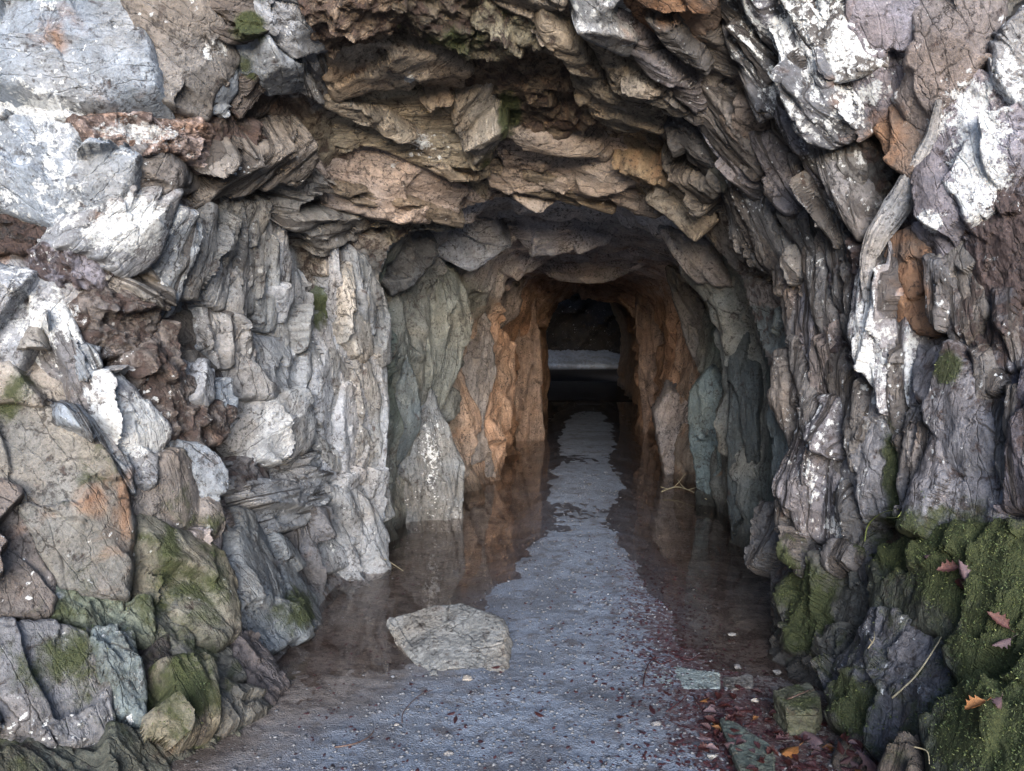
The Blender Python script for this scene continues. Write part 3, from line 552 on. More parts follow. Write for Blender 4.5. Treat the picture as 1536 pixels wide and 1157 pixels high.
# long thin leaves of slate that follow the layering
def strata(parent, A_, seeds, cols, seed, hr, wr, orng, tlt, lich_at, style='schist', relief=.45):
    rs = np.random.default_rng(seed); A_ = np.array(A_, float)
    def ang_at(x, y):
        w_ = 1 / (((A_[:, 0] - x) / 100) ** 2 + ((A_[:, 1] - y) / 100) ** 2 + .05); return R(float((A_[:, 2] * w_).sum() / w_.sum()))
    for i, (x, y) in enumerate(seeds):
        half = rs.uniform(*hr); wd_ = rs.uniform(*wr); st = []
        for sg in (-1, 1):
            cx, cy = x, y; ln = []
            for k_ in range(5):
                a_ = ang_at(cx, cy) + rs.uniform(-.06, .06); cx += sg * math.cos(a_) * half / 5; cy += sg * math.sin(a_) * half / 5; ln.append((cx, cy, a_))
            st = ln[::-1] + [(x, y, ang_at(x, y))] + st if sg < 0 else st + ln
        up = []; dn = []
        for j, (cx, cy, a_) in enumerate(st):
            t_ = j / (len(st) - 1); ww = wd_ * (math.sin(math.pi * min(1, max(0, t_ * .9 + .06))) ** .5 * rs.uniform(.75, 1.2) + .08)
            up.append((cx - math.sin(a_) * ww, cy + math.cos(a_) * ww)); dn.append((cx + math.sin(a_) * ww, cy - math.cos(a_) * ww))
        block(parent, 'slate_layer', up + dn[::-1], cols[int(rs.integers(0, len(cols)))], off=rs.uniform(*orng), tilt=(rs.uniform(*tlt[0]), rs.uniform(*tlt[1])), style=style, ang=math.degrees(ang_at(x, y)),
              lich=lich_at(x, y) * rs.uniform(.5, 1.1), pit=.05, T=.18, dome=.01, relief=relief, rag=.7, step=2.0, grow=.004)
strata(RW, [(960,70,42),(1060,90,52),(1150,100,58),(1100,250,60),(1170,300,64),(1220,250,60),(1200,450,76),(1260,500,80),(1210,700,86),(1310,650,84),(1480,480,72),(1520,650,78),(1300,450,74)],
       [(975,90),(1000,60),(1010,130),(1045,170),(1070,215),(1030,230),(1090,200),(1095,300),(1115,260),(1130,330),(1150,260),(1160,360),(1185,330),(1110,70),(1130,20),(1150,110),(1180,40),(1200,110),(1175,150),
        (1215,290),(1235,330),(1250,270),(1190,210),(1175,480),(1215,500),(1230,460),(1255,430),(1275,500),(1250,560),(1200,680),(1225,720),(1245,690),(1280,640),(1180,600),(1210,600),(1310,520),(1325,560),(1500,470),(1480,620),(1520,640),(1545,690),(1185,780),(1265,770)],
       [(.105,.098,.095), (.17,.155,.145), (.21,.185,.17), (.14,.12,.105), (.20,.185,.20)], 21, (65, 125), (7, 15), (.15, .25), ((-.35, .05), (-.05, .15)), lambda x, y: .78 if y < 160 and x > 1080 else .24)
strata(LA, [(320,380,112),(380,350,98),(440,400,84),(540,430,78),(500,600,84),(560,650,94),(420,560,70),(440,700,-15)],
       [(318,380),(342,400),(362,370),(388,390),(405,420),(425,400),(440,460),(372,430),(520,450),(545,440),(568,470),(505,560),(525,600),(545,650),(500,680),(560,600),(565,700),(480,560),(540,770),(515,790)],
       [(.20,.205,.20), (.26,.265,.265), (.23,.23,.22), (.17,.17,.165), (.28,.285,.295)], 33, (50, 100), (7, 15), (.12, .20), ((-.1, .4), (-.1, .1)), lambda x, y: .12, 'drape', .55)
strata(OV, [(600,200,22),(560,280,18),(850,260,18),(960,280,45),(880,120,55),(600,100,-6),(760,140,15),(640,230,32)],
       [(590,195),(630,215),(560,185),(660,245),(560,300),(620,310),(800,285),(860,290),(930,290),(980,290),(880,110),(905,150),(860,90),(930,120),(820,220)],
       [(.25,.21,.16), (.30,.26,.21), (.19,.155,.12), (.28,.24,.22)], 45, (50, 95), (6, 13), (.14, .22), ((-.15, .15), (-.05, .2)), lambda x, y: .1)

# ------------------------------------------------------------------ bedrock behind the blocks, round the opening
OPEN = [(300,1200),(330,1157),(420,1040),(505,930),(530,880),(552,780),(556,600),(556,430),(580,365),(655,318),(740,292),(850,288),(960,305),(1055,340),
        (1118,415),(1160,550),(1172,750),(1160,850),(1168,1000),(1250,1157),(1270,1200)]
def bedrock():
    gx = np.concatenate([np.arange(-520, -40, 20), np.arange(-40, 1580, 4), np.arange(1580, 2080, 20)]).astype(float)
    gy = np.concatenate([np.arange(-560, -40, 20), np.arange(-40, 1200, 4), np.arange(1200, 1420, 20)]).astype(float)
    GX, GY = np.meshgrid(gx, gy, indexing='ij'); px = GX.ravel(); py = GY.ravel()
    p = P(px, py, D(px, py) + .06)
    nrm = CAM - p; nrm /= np.linalg.norm(nrm, axis=1)[:, None]
    a = p[:, 0] * .5 - p[:, 2] * .86; b = p[:, 0] * .86 + p[:, 2] * .5
    f1, _ = fracture(a, b, .20, 1.8, .3, .25, 901); f2, _ = fracture(a, b, .07, 1.8, .3, .25, 902)
    h = fbm(p * 2.2, 5) * .06 + f1 + f2 + scales(a, b, .035, .22, .014, 902)
    outside = np.clip(np.maximum(np.maximum(-20 - px, px - 1556), np.maximum(-20 - py, py - 1177)) / 120, 0, 1)
    h = h + outside * (fbm(p * 1.1, 3) * .25 + .16)
    h = blur(h.reshape(GX.shape)).ravel()
    V = p + nrm * h[:, None]
    sdv = sdist(OPEN, px, py)
    inside = (sdv > 8) | ((py > 1200) & (px > 300) & (px < 1270))
    Fq = grid_faces(*GX.shape); Fq = Fq[~inside[Fq].any(1)]
    best = np.full(len(px), -1e9); pg = np.tile(np.array([.2, .18, .16]), (len(px), 1))
    for poly, c_ in POLYS:
        m = sdist(poly, px, py) if True else 0; u = m > best; best = np.where(u, m, best); pg[u] = c_
    pg = pg * .85 + np.array([.13, .11, .09]) * .15
    w4 = np.tile(np.array([.05, .12, .15, .25]), (len(px), 1)); w4[:, 0] += outside * .35
    return mesh('bedrock', V, Fq, ROCK, None, {'pig': pg, 'wts': w4}, np.stack([a, b], 1))
o = bedrock(); o['kind'] = 'structure'

# ------------------------------------------------------------------ the tunnel
RING0 = [(545,900,4.9),(550,780,4.95),(552,600,4.95),(550,430,5.0),(575,372,5.05),(650,312,5.2),(740,285,5.3),(850,280,5.35),(960,298,5.3),
         (1060,335,5.1),(1128,415,4.9),(1172,550,4.75),(1184,750,4.6),(1172,900,4.5)]
def axis(Y): return 0.0966 * Y
def resample(pts, n):
    pts = np.asarray(pts, float); s = np.concatenate([[0], np.cumsum(np.linalg.norm(np.diff(pts, axis=0), axis=1))]); s /= s[-1]
    # equal arcs, smoothed a little
    u = np.linspace(0, 1, n); return np.stack([np.interp(u, s, pts[:, k]) for k in range(3)], 1)
NT = 520
r0 = resample(P(*np.array(RING0, float).T), NT)
def ring(Y):
    """analytic section at depth Y: foot left -> roof -> foot right"""
    wl = np.interp(Y, [4, 6.8, 9, 12, 12.85, 13.1, 13.6, 17, 20.5], [1.3, 1.14, 1.05, .80, .66, .8, 1.7, 2.2, 2.2])
    wr = np.interp(Y, [4, 6, 11.6, 20, 20.5], [1.15, 1.12, 1.05, .95, .95])
    H = np.interp(Y, [4, 5, 9, 12.8, 13.3, 20], [2.3, 2.28, 2.2, 2.08, 2.25, 2.5])
    u = np.linspace(0, 1, 200); foot = -.25; pts = []
    sp_ = np.interp(Y, [5, 9, 13], [1.45, 1.35, 1.2])                    # height where the arch starts
    n1 = 60
    zl = np.linspace(foot, sp_, n1)
    th = np.linspace(math.pi, 0, 90)[1:-1]
    ex_ = np.interp(Y, [8, 12], [.74, 1.0])
    ax = np.sign(np.cos(th)) * np.abs(np.cos(th)) ** ex_; az = np.abs(np.sin(th)) ** ex_
    X = np.where(ax < 0, ax * wl, ax * wr)
    lean = np.interp(zl, [0, sp_], [.06, 0])
    pl = np.stack([-wl + lean, np.full(n1, Y), zl], 1); pr = np.stack([wr - lean, np.full(n1, Y), zl], 1)[::-1]
    pa = np.stack([X, np.full(len(th), Y), sp_ + (H - sp_) * az], 1)
    q = np.concatenate([pl, pa, pr]); q[:, 0] += axis(Y)
    return resample(q, NT)
def tunnel():
    Ys = [0.0]
    y = 5.0; rows = []
    while y < 20.5:
        rows.append(y); y += 0.0045 * y ** 0.75 if y < 13.2 else .09
    rows = np.array(rows); V = np.zeros((len(rows), NT, 3))
    for i, Y in enumerate(rows):
        rg = ring(Y); f = sst(5.0, 7.4, Y)
        b0 = r0.copy(); b0[:, 1] = b0[:, 1] * (1 - sst(5, 7.4, Y)) + 0; b0[:, 0] += axis(Y) - axis(5.0)
        p = r0 * 1.0; p[:, 0] += axis(Y) - axis(5.0)
        q = p * (1 - f) + rg * f
        q[:, 1] = Y + (r0[:, 1] - 5.0) * (1 - f)
        V[i] = q
    return rows, V
rows, TV = tunnel()
ctr = np.array([.55, 0, 1.0]); col_ = r0.copy(); col_[:, [0, 2]] += (col_[:, [0, 2]] - ctr[[0, 2]]) * .45; col_[:, 1] += .25      # flange behind the mouth
TV = np.concatenate([(col_ * (1 - f_) + TV[0] * f_)[None] for f_ in np.linspace(0, .9, 10)] + [TV]); rows = np.concatenate([np.full(10, 5.0), rows])
sh = TV.shape[:2]
du = np.gradient(TV, axis=0); dv = np.gradient(TV, axis=1); NN = np.cross(dv, du); NN /= np.linalg.norm(NN, axis=2)[:, :, None] + 1e-9
mid = np.stack([axis(rows), rows, np.full(len(rows), 1.0)], 1)[:, None]
NN = np.where((np.sum(NN * (mid - TV), axis=2) < 0)[:, :, None], -NN, NN)
p = TV.reshape(-1, 3); nrm = NN.reshape(-1, 3); T_ = np.tile(np.linspace(0, 1, NT), len(rows))
X, Y, Z = p.T
roof = sst(.30, .40, T_) * (1 - sst(.60, .70, T_)); left = 1 - sst(.42, .5, T_); right = 1 - left
lean = np.where(left > .5, .10, -.22)
def ribs(lam, A, seed, wob):
    z0 = np.full_like(Y, seed * 5.1)
    s = np.log(Y / 4.5) * 6.0 / lam + lean * Z / lam * .9 + wob * pn(np.stack([Z * 1.1, Y * .55, z0 + (right > .5) * 9], 1)) + .25 * wob * pn(np.stack([Z * 4, Y * 2, z0], 1))
    c = np.floor(s); t = s - c; side = (right > .5).astype(int)
    zc = np.floor(Z * 1.1 + hsh(c, c * 0 + seed, side) * 4 + .4 * pn(np.stack([Y * 2, Z * 3, z0], 1)))
    r = hsh(c, side, c * 0 + seed); r2 = hsh(c, zc, side, c * 0 + seed + 3)
    t = np.where(t < .93, t / .93, (1 - t) / .07)
    return A * (.45 + r * .8) * t , c, r
wall = 1 - roof * .6
h1, c1, rr1 = ribs(1.15, .30, 3, .55); h2, c2, rr2 = ribs(.40, .12, 4, .5); h3, c3, rr3 = ribs(.13, .055, 5, .5)
grow = np.interp(Y, [5, 7, 13, 13.3, 20], [.75, 1, .75, .5, .6])
warp = np.stack([X, Y * .6, Z], 1)
hr = scales(X * .8 + Y * .6, Y * .8 - X * .6, .42, .9, .13, 77) + scales(X * .8 + Y * .6, Y * .8 - X * .6, .15, .4, .045, 78) + fbm(warp * 1.6, 4) * .12
fa = Z * .9 + X * .4; fb_ = np.log(Y / 4.5) * 5
F1, _ = fracture(fa, fb_, .30, 3.6, .30, .22, 61); F2, i2 = fracture(fa, fb_, .10, 4.5, .3, .25, 62); F3, _ = fracture(fa, fb_, .035, 4, .3, .25, 63)
hh = F1 * .55 + F2 * .6 + F3 * .9 + wall * grow * (h1 + h2 + h3 - .16) + roof * hr * .6 + fbm(np.stack([X, Y * 1.2, Z * .35], 1) * 2.2, 4) * .035 + fbm(np.stack([X * 3, Y * 3, Z * .9], 1) * 4, 4) * .010
edge = sst(5.0, 5.35, Y)
hh = blur((hh * (.35 + .65 * edge)).reshape(sh), 2).ravel()
V = p + nrm * hh[:, None]
nearc = np.array([.14, .148, .142]); green = np.array([.07, .092, .09]); browc = np.array([.33, .21, .145]); blu = np.array([.46, .45, .48])
fb = sst(6.6, 9.2, Y + fbm(p * 1.1, 3) * 1.3 + rr1 * .8)
pg = nearc * (1 - fb)[:, None] + browc * fb[:, None]
g = (sst(0.1, .5, fbm(np.stack([Y * 1.4, Z * .5, X], 1) + 40, 3) + .15) * (1 - fb))[:, None]; pg = pg * (1 - g) + green * g
g = (roof * (1 - sst(8, 11, Y)))[:, None] * .85; pg = pg * (1 - g) + blu * g; g = (roof * sst(8, 11, Y))[:, None] * .7; pg = pg * (1 - g) + np.array([.42, .32, .26]) * g  # roof pigment lightened to make up for light that does not reach it
pg = pg * (.8 + .4 * rr1)[:, None] * (1 + .25 * fbm(p * 3, 3))[:, None]
pg = pg * (1 - .72 * (1 - sst(.04, .16, Z + fbm(np.stack([Y * 2, X, Z * .2], 1) * 3, 3) * .12)))[:, None]    # wet stain at the water line
w4 = np.zeros((len(p), 4)); w4[:, 0] = .06 * (1 - fb) - .3 * fb; w4[:, 2] = .35 * fb + .1; w4[:, 1] = .15 * (1 - fb) * (1 - roof); w4[:, 3] = .02
TU = thing('tunnel', 'dark rock tunnel running back behind the overhang, walls turning from grey to rusty brown', 'tunnel', (0.5, 5, 0))
uv = np.stack([Z + T_ * 2, Y], 1)
mesh('tunnel_lining', V, grid_faces(*sh)[:, ::-1], ROCK, TU, {'pig': pg, 'wts': w4, 'ext': np.stack([(.22 + .25 * fb) * (1 - .6 * roof), fb * 0, fb * 0], 1)}, uv)

# folds and slabs that stand out of the tunnel walls and roof, each at the depth of the lining behind it
bpy.context.view_layer.update(); DG0 = bpy.context.evaluated_depsgraph_get(); LIN = TU.children[0]
from mathutils.bvhtree import BVHTree
BV = BVHTree.FromObject(LIN, DG0)
def lining_depth(poly):
    Q = np.array(poly, float); c = Q.mean(0); ys_ = []
    for q_ in np.concatenate([Q * .6 + c * .4, [c]]):
        d = P(q_[0], q_[1], 1.0) - CAM; d /= np.linalg.norm(d)
        loc, nr, ix, ds = BV.ray_cast(Vector(CAM), Vector(d))
        if loc: ys_.append(loc.y)
    return float(np.percentile(ys_, 40)) if ys_ else 7.0
IN = [
 ('rock_fold', [(552,352),(600,345),(648,352),(662,385),(625,425),(590,440),(560,405)], k(col=(.12,.125,.13), tilt=(.3,-.2), style=S, ang=40)),
 ('rock_fold', [(632,405),(660,372),(690,385),(700,480),(688,560),(668,650),(640,610),(628,490)], k(col=(.17,.175,.14), tilt=(.6,0), style=Dr, ang=93)),
 ('rock_fold', [(574,535),(608,520),(624,580),(634,640),(604,705),(574,700)], k(col=(.12,.15,.155), tilt=(.5,0), style=Dr, ang=95)),
 ('rock_fold', [(622,640),(655,590),(694,705),(694,800),(592,815),(582,700)], k(col=(.17,.175,.17), tilt=(.4,.1), style=Dr, ang=85, lich=.2)),
 ('rock_fold', [(690,480),(724,438),(742,560),(726,640),(748,720),(700,740),(688,600)], k(col=(.23,.19,.16), tilt=(.5,0), style=Dr, ang=92)),
 ('rock_fold', [(730,470),(758,418),(790,422),(778,470),(744,505)], k(col=(.22,.17,.14), tilt=(.3,-.1), style=Dr, ang=110)),
 ('rock_fold', [(742,505),(786,440),(806,436),(812,560),(816,660),(775,685),(742,665)], k(col=(.30,.185,.12), tilt=(.4,0), style=Dr, ang=92)),
 ('rock_fold', [(1032,592),(1060,560),(1086,580),(1102,650),(1096,780),(1046,775),(1034,642)], k(col=(.14,.19,.185), tilt=(-.5,0), style=S, ang=80)),
 ('rock_fold', [(1000,400),(1040,425),(1094,560),(1062,585),(1028,500)], k(col=(.20,.17,.14), tilt=(-.5,0), style=Dr, ang=62)),
 ('rock_fold', [(1092,440),(1128,480),(1136,600),(1134,860),(1096,850),(1090,600)], k(col=(.085,.10,.095), tilt=(-.5,0), style=Dr, ang=85)),
 ('rock_fold', [(948,440),(975,420),(1000,500),(1006,600),(988,690),(962,680),(958,520)], k(col=(.30,.175,.105), tilt=(-.4,0), style=Dr, ang=85)),
 ('rock_fold', [(984,622),(1005,588),(1037,600),(1036,720),(1000,720)], k(col=(.27,.22,.19), tilt=(-.3,0), style=Dr, ang=110)),
 ('rock_fold', [(650,322),(740,335),(765,380),(705,402),(640,382)], k(col=(.27,.28,.31), tilt=(.1,-.5), style=S, ang=15)),
 ('rock_fold', [(735,318),(850,305),(970,330),(910,375),(800,385)], k(col=(.34,.31,.32), tilt=(0,-.5), style=S, ang=-10)),
 ('rock_fold', [(780,395),(880,372),(985,385),(940,422),(840,428)], k(col=(.36,.29,.25), tilt=(0,-.5), style=S, ang=-5)),
 ('rock_fold', [(985,345),(1060,362),(1095,432),(1045,425)], k(col=(.25,.21,.18), tilt=(-.4,-.3), style=Dr, ang=55)),
]
for nm, poly, kw in IN:
    block(TU, nm, poly, depth=lining_depth(poly), off=.09, T=.5, flat=1.0, dome=.04, grow=.02, **kw)

# lit pit beyond the tunnel: dark rock all round, open to the sky high up
def pit():
    n = 140; th = np.linspace(0, 2 * math.pi, n); z = np.linspace(-.3, 9, 90)
    TH, ZZ = np.meshgrid(th, z, indexing='ij'); TH = TH.ravel(); ZZ = ZZ.ravel()
    cx, cy = 2.4, 24.2
    p = np.stack([cx + 3.6 * np.sin(TH), cy - 3.9 * np.cos(TH), ZZ], 1)
    nr = np.array([cx, cy, 0]) - p; nr[:, 2] = 0; nr /= np.linalg.norm(nr, axis=1)[:, None]
    h = fbm(p * .9, 4) * .5 + scales(p[:, 0] * .6 + ZZ * .8, p[:, 0] * .8 - ZZ * .6, .35, 1.2, .2, 55)
    V = p + nr * h[:, None]
    door = (p[:, 1] < 21.6) & (np.abs(p[:, 0] - 1.35) < 2.6) & (ZZ < 2.4)
    Fq = grid_faces(n, 90); Fq = Fq[~door[Fq].all(1)]
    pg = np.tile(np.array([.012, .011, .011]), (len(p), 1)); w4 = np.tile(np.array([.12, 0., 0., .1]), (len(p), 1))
    return mesh('pit_wall', V, Fq, ROCK, TU, {'pig': pg, 'wts': w4}, np.stack([p[:, 0] * .6 + ZZ * .8, p[:, 0] * .8 - ZZ * .6], 1))
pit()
def pit_roof():
    gx = np.linspace(-2.5, 7, 60); gy = np.linspace(19.6, 29, 60); GX, GY = np.meshgrid(gx, gy, indexing='ij')
    x = GX.ravel(); y = GY.ravel(); p = np.stack([x, y, 4.2 + 0 * x], 1); p[:, 2] += fbm(p * .8, 4) * .4
    r = np.hypot((x - 2.3) / 1.9, (y - 26.9) / 1.1) + fbm(p * .9 + 7, 3) * .3
    Fq = grid_faces(60, 60); Fq = Fq[~(r < 1)[Fq].all(1)]
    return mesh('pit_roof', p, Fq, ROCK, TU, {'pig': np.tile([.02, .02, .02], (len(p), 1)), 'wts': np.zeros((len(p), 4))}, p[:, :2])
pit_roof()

# unseen rock banks added on both sides behind the viewer to shade the low rock
def shade_bank(sx):
    y = np.linspace(-9, 2.6, 90); z = np.linspace(-.2, 4.6, 50); YY, ZZ = np.meshgrid(y, z, indexing='ij'); yy = YY.ravel(); zz = ZZ.ravel()
    xx = sx * (2.5 + .35 * zz + .10 * np.abs(2.0 - yy)); p = np.stack([xx, yy, zz], 1)
    f1, _ = fracture(zz + yy * .4, yy - zz * .4, .35, 1.8, .3, .3, 71 + sx); p[:, 0] -= sx * (fbm(p * .9, 4) * .3 + f1)
    o = mesh('shade_bank', p, grid_faces(90, 50)[:, ::sx], ROCK, None, {'pig': np.tile([.10, .10, .085], (len(p), 1)), 'wts': np.tile([.05, .4, 0, .1], (len(p), 1))}, np.stack([zz, yy], 1)); o['kind'] = 'structure'
shade_bank(1); shade_bank(-1)

# ------------------------------------------------------------------ the floor: one ground sheet, a gravel path standing out of shallow water
PY_ = [2.2, 2.85, 3.4, 4.24, 5.3, 7.5, 10.9, 14.5, 20]
PX_ = [.0, .10, .24, .36, .475, .72, 1.08, 1.45, 1.95]
PW_ = [.66, .56, .44, .40, .33, .38, .42, .35, .4]
ZC_ = [(1.9, .02), (2.6, .016), (3.6, .014), (4.6, .012), (5.35, .009), (5.65, .000), (6.3, -.001), (6.7, .008), (7.9, .009), (8.45, .001), (8.9, .001), (9.4, .009), (12.6, .007), (14.4, -.010),
       (15.4, .016), (26.3, .02), (26.45, .22), (28, .64), (40, .7)]
def ground_z(x, y):
    n = fbm(np.stack([x * 2.2, y * 1.6, x * 0], 1), 4); n = n + .45 * fbm(np.stack([x * .9 + 7, y * .8, x * 0], 1), 2); n2 = fbm(np.stack([x * 9, y * 9, x * 0 + 4], 1), 3)
    c = np.interp(y, PY_, PX_); wd = np.interp(y, PY_, PW_)
    u = np.abs(x - c) / wd + .42 * n + .2 * n2 + .28 * fbm(np.stack([x * 4.5, y * 3.2, x * 0 + 9], 1), 3)
    zc = np.interp(y, [a for a, _ in ZC_], [b for _, b in ZC_])
    drop = np.interp(y, [2.2, 3.2, 4.2, 6], [.008, .016, .045, .10])
    z = zc - drop * sst(.6, 2.0, u)
    z = np.where(y > 15.5, zc, z)
    z = z + .007 * n * sst(40, 3, np.abs(y)) + .006 * n2 + .004 * fbm(np.stack([x * 22, y * 22, x * 0], 1), 2)
    z = np.where(y > 26.35, z + .05 * n + .05 * n2, z)
    path = 1 - sst(.6, 2.0, u); path = np.where(y > 21, 1, path * sst(16, 14, y))
    far = sst(2.3, 1.6, y) ; z = z * (1 - far) + (.03 + .05 * n) * far
    return z, np.maximum(path, far * .6)
xs = np.concatenate([np.array([-900, -300, -100, -40, -20, -10, -6, -4, -3]), np.arange(-2.2, 2.6, .0125), np.linspace(2.65, 4.5, 40), np.array([6, 10, 20, 40, 100, 300, 900])])
ysl = [2.2]
while ysl[-1] < 21: ysl.append(ysl[-1] + .0085 * (ysl[-1] / 2.4) ** 1.25)
ys = np.concatenate([np.array([-900, -300, -100, -40, -20, -8, -3, -1, 0, .8, 1.4, 1.8, 2.0]), np.array(ysl), np.linspace(21.05, 29, 260), np.array([32, 40, 80, 200, 900])])
GX, GY = np.meshgrid(xs, ys, indexing='ij'); gxx = GX.ravel(); gyy = GY.ravel()
gz, gpath = ground_z(gxx, gyy)
leafy = np.exp(-(((gxx - np.interp(gyy, PY_, PX_) - np.interp(gyy, PY_, PW_) * 1.35) / .35) ** 2)) * sst(6.0, 3.6, gyy)
gz = np.where(np.hypot(gxx, gyy) > 60, -.02, gz)
gm, nt, bs, N, L = mat_new('wet_gravel'); b = NB(nt)
ga = b.attr('gnd'); sep = N.new('ShaderNodeSeparateColor'); L.new(ga.outputs['Color'], sep.inputs[0])
pos = N.new('ShaderNodeNewGeometry').outputs['Position']
v1 = N.new('ShaderNodeTexVoronoi'); v1.inputs['Scale'].default_value = 140; L.new(pos, v1.inputs['Vector'])
v2 = N.new('ShaderNodeTexVoronoi'); v2.inputs['Scale'].default_value = 330; L.new(pos, v2.inputs['Vector'])
nb = b.noise(pos, 3.0, 5, .6); nf = b.noise(pos, 45, 5, .7)
c1 = b.mix(v1.outputs['Color'], (.15, .17, .205, 1), (.31, .345, .39, 1)); c2 = b.mix(v2.outputs['Color'], (.13, .145, .175, 1), (.36, .39, .44, 1))
gc = b.mix(.5, c1, c2); gc = b.mix(b.ramp(nf, .5, .72), gc, (.09, .085, .09, 1)); gc = b.mix(b.ramp(b.noise(pos, 9.0, 6, .65), .50, .68), gc, (.12, .11, .11, 1)); gc = b.mix(b.ramp(nb, .5, .8), gc, (.11, .105, .11, 1))
silt = b.mix(nf, (.115, .101, .097, 1), (.29, .262, .25, 1)); silt = b.mix(b.ramp(b.noise(pos, 5.0, 7, .68, .6), .42, .62), silt, (.10, .083, .077, 1)); silt = b.mix(b.ramp(b.noise(pos, 22.0, 6, .7, .3), .54, .66), silt, (.06, .05, .048, 1))
silt = b.mix(b.ramp(v1.outputs['Color'], .80, .9), silt, (.19, .18, .175, 1))
gc = b.mix(b.m('MULTIPLY', b.ramp(b.noise(pos, 1.9, 5, .6), .46, .62), .55), gc, (.10, .10, .105, 1))
gc = b.mix(1.0, gc, (.93, 1.0, 1.12, 1), 'MULTIPLY')
gc = b.mix(sep.outputs[0], silt, gc)
lf = b.ramp(b.m('ADD', b.noise(pos, 38, 5, .65), b.m('MULTIPLY', sep.outputs[1], .28)), .64, .74)
gc = b.mix(b.m('MULTIPLY', lf, .8), gc, b.mix(b.noise(pos, 80, 2), (.03, .015, .018, 1), (.10, .04, .04, 1)))
gc = b.mix(b.ramp(sep.outputs[2], 0, 1), gc, b.mix(nf, (.34, .32, .29, 1), (.55, .53, .50, 1)))  # unseen ground behind the viewer made pale to bounce light up to the roof
gc = b.mix(b.m('SUBTRACT', 1.0, ga.outputs['Alpha']), gc, (.02, .017, .016, 1))  # invented ground before the pit, painted near black in place of shade
L.new(gc, bs.inputs['Base Color']); L.new(b.m('MULTIPLY_ADD', sep.outputs[0], .30, .22), bs.inputs['Roughness']); bs.inputs['Specular IOR Level'].default_value = .4
hg = b.m('ADD', b.m('MULTIPLY', v1.outputs['Distance'], -.8), b.m('MULTIPLY', v2.outputs['Distance'], -.4)); hg = b.m('ADD', hg, b.m('MULTIPLY', nf, 1.2)); hg = b.m('ADD', hg, b.m('MULTIPLY', b.noise(pos, 14.0, 6, .6), 2.5))
L.new(b.m('MULTIPLY', ga.outputs['Alpha'], .4), bs.inputs['Specular IOR Level'])
L.new(b.bump(hg, .9, .007), bs.inputs['Normal'])
leafy = leafy * (.55 + .45 * sst(-.004, .004, gz))
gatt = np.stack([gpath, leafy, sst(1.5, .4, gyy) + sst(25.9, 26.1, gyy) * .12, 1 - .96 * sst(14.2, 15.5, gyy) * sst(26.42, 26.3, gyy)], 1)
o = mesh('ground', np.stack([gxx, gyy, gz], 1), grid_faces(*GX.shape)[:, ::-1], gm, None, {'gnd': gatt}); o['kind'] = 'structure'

# shallow clear water, faintly brown
wm = bpy.data.materials.new('still_water'); wm.use_nodes = True; nt = wm.node_tree; nt.nodes.clear(); b = NB(nt)
out = nt.nodes.new('ShaderNodeOutputMaterial'); mx = nt.nodes.new('ShaderNodeMixShader'); tr = nt.nodes.new('ShaderNodeBsdfTransparent'); gl = nt.nodes.new('ShaderNodeBsdfGlossy')
fr = nt.nodes.new('ShaderNodeFresnel'); fr.inputs['IOR'].default_value = 1.36
tr.inputs['Color'].default_value = (.74, .685, .655, 1); gl.inputs['Roughness'].default_value = .015; gl.inputs['Color'].default_value = (1, 1, 1, 1)
geo = nt.nodes.new('ShaderNodeNewGeometry'); pos = geo.outputs['Position']
nt.links.new(b.m('MULTIPLY_ADD', geo.outputs['Backfacing'], 1 / 1.36 - 1.36, 1.36), fr.inputs['IOR'])      # a film: the same reflectance from below
bmp = b.bump(b.noise(b.vmul(pos, (1.0, .6, 1.0)), 5.0, 3, .5), .10, .01)
nt.links.new(bmp, fr.inputs['Normal']); nt.links.new(bmp, gl.inputs['Normal'])
nt.links.new(fr.outputs[0], mx.inputs[0]); nt.links.new(tr.outputs[0], mx.inputs[1]); nt.links.new(gl.outputs[0], mx.inputs[2]); nt.links.new(mx.outputs[0], out.inputs[0])
o = mesh('water', [(-2.4, 2.05, 0), (4.4, 2.05, 0), (4.4, 25.5, 0), (-2.4, 25.5, 0)], [[0, 1, 2, 3]], wm, smooth=False); o['kind'] = 'structure'

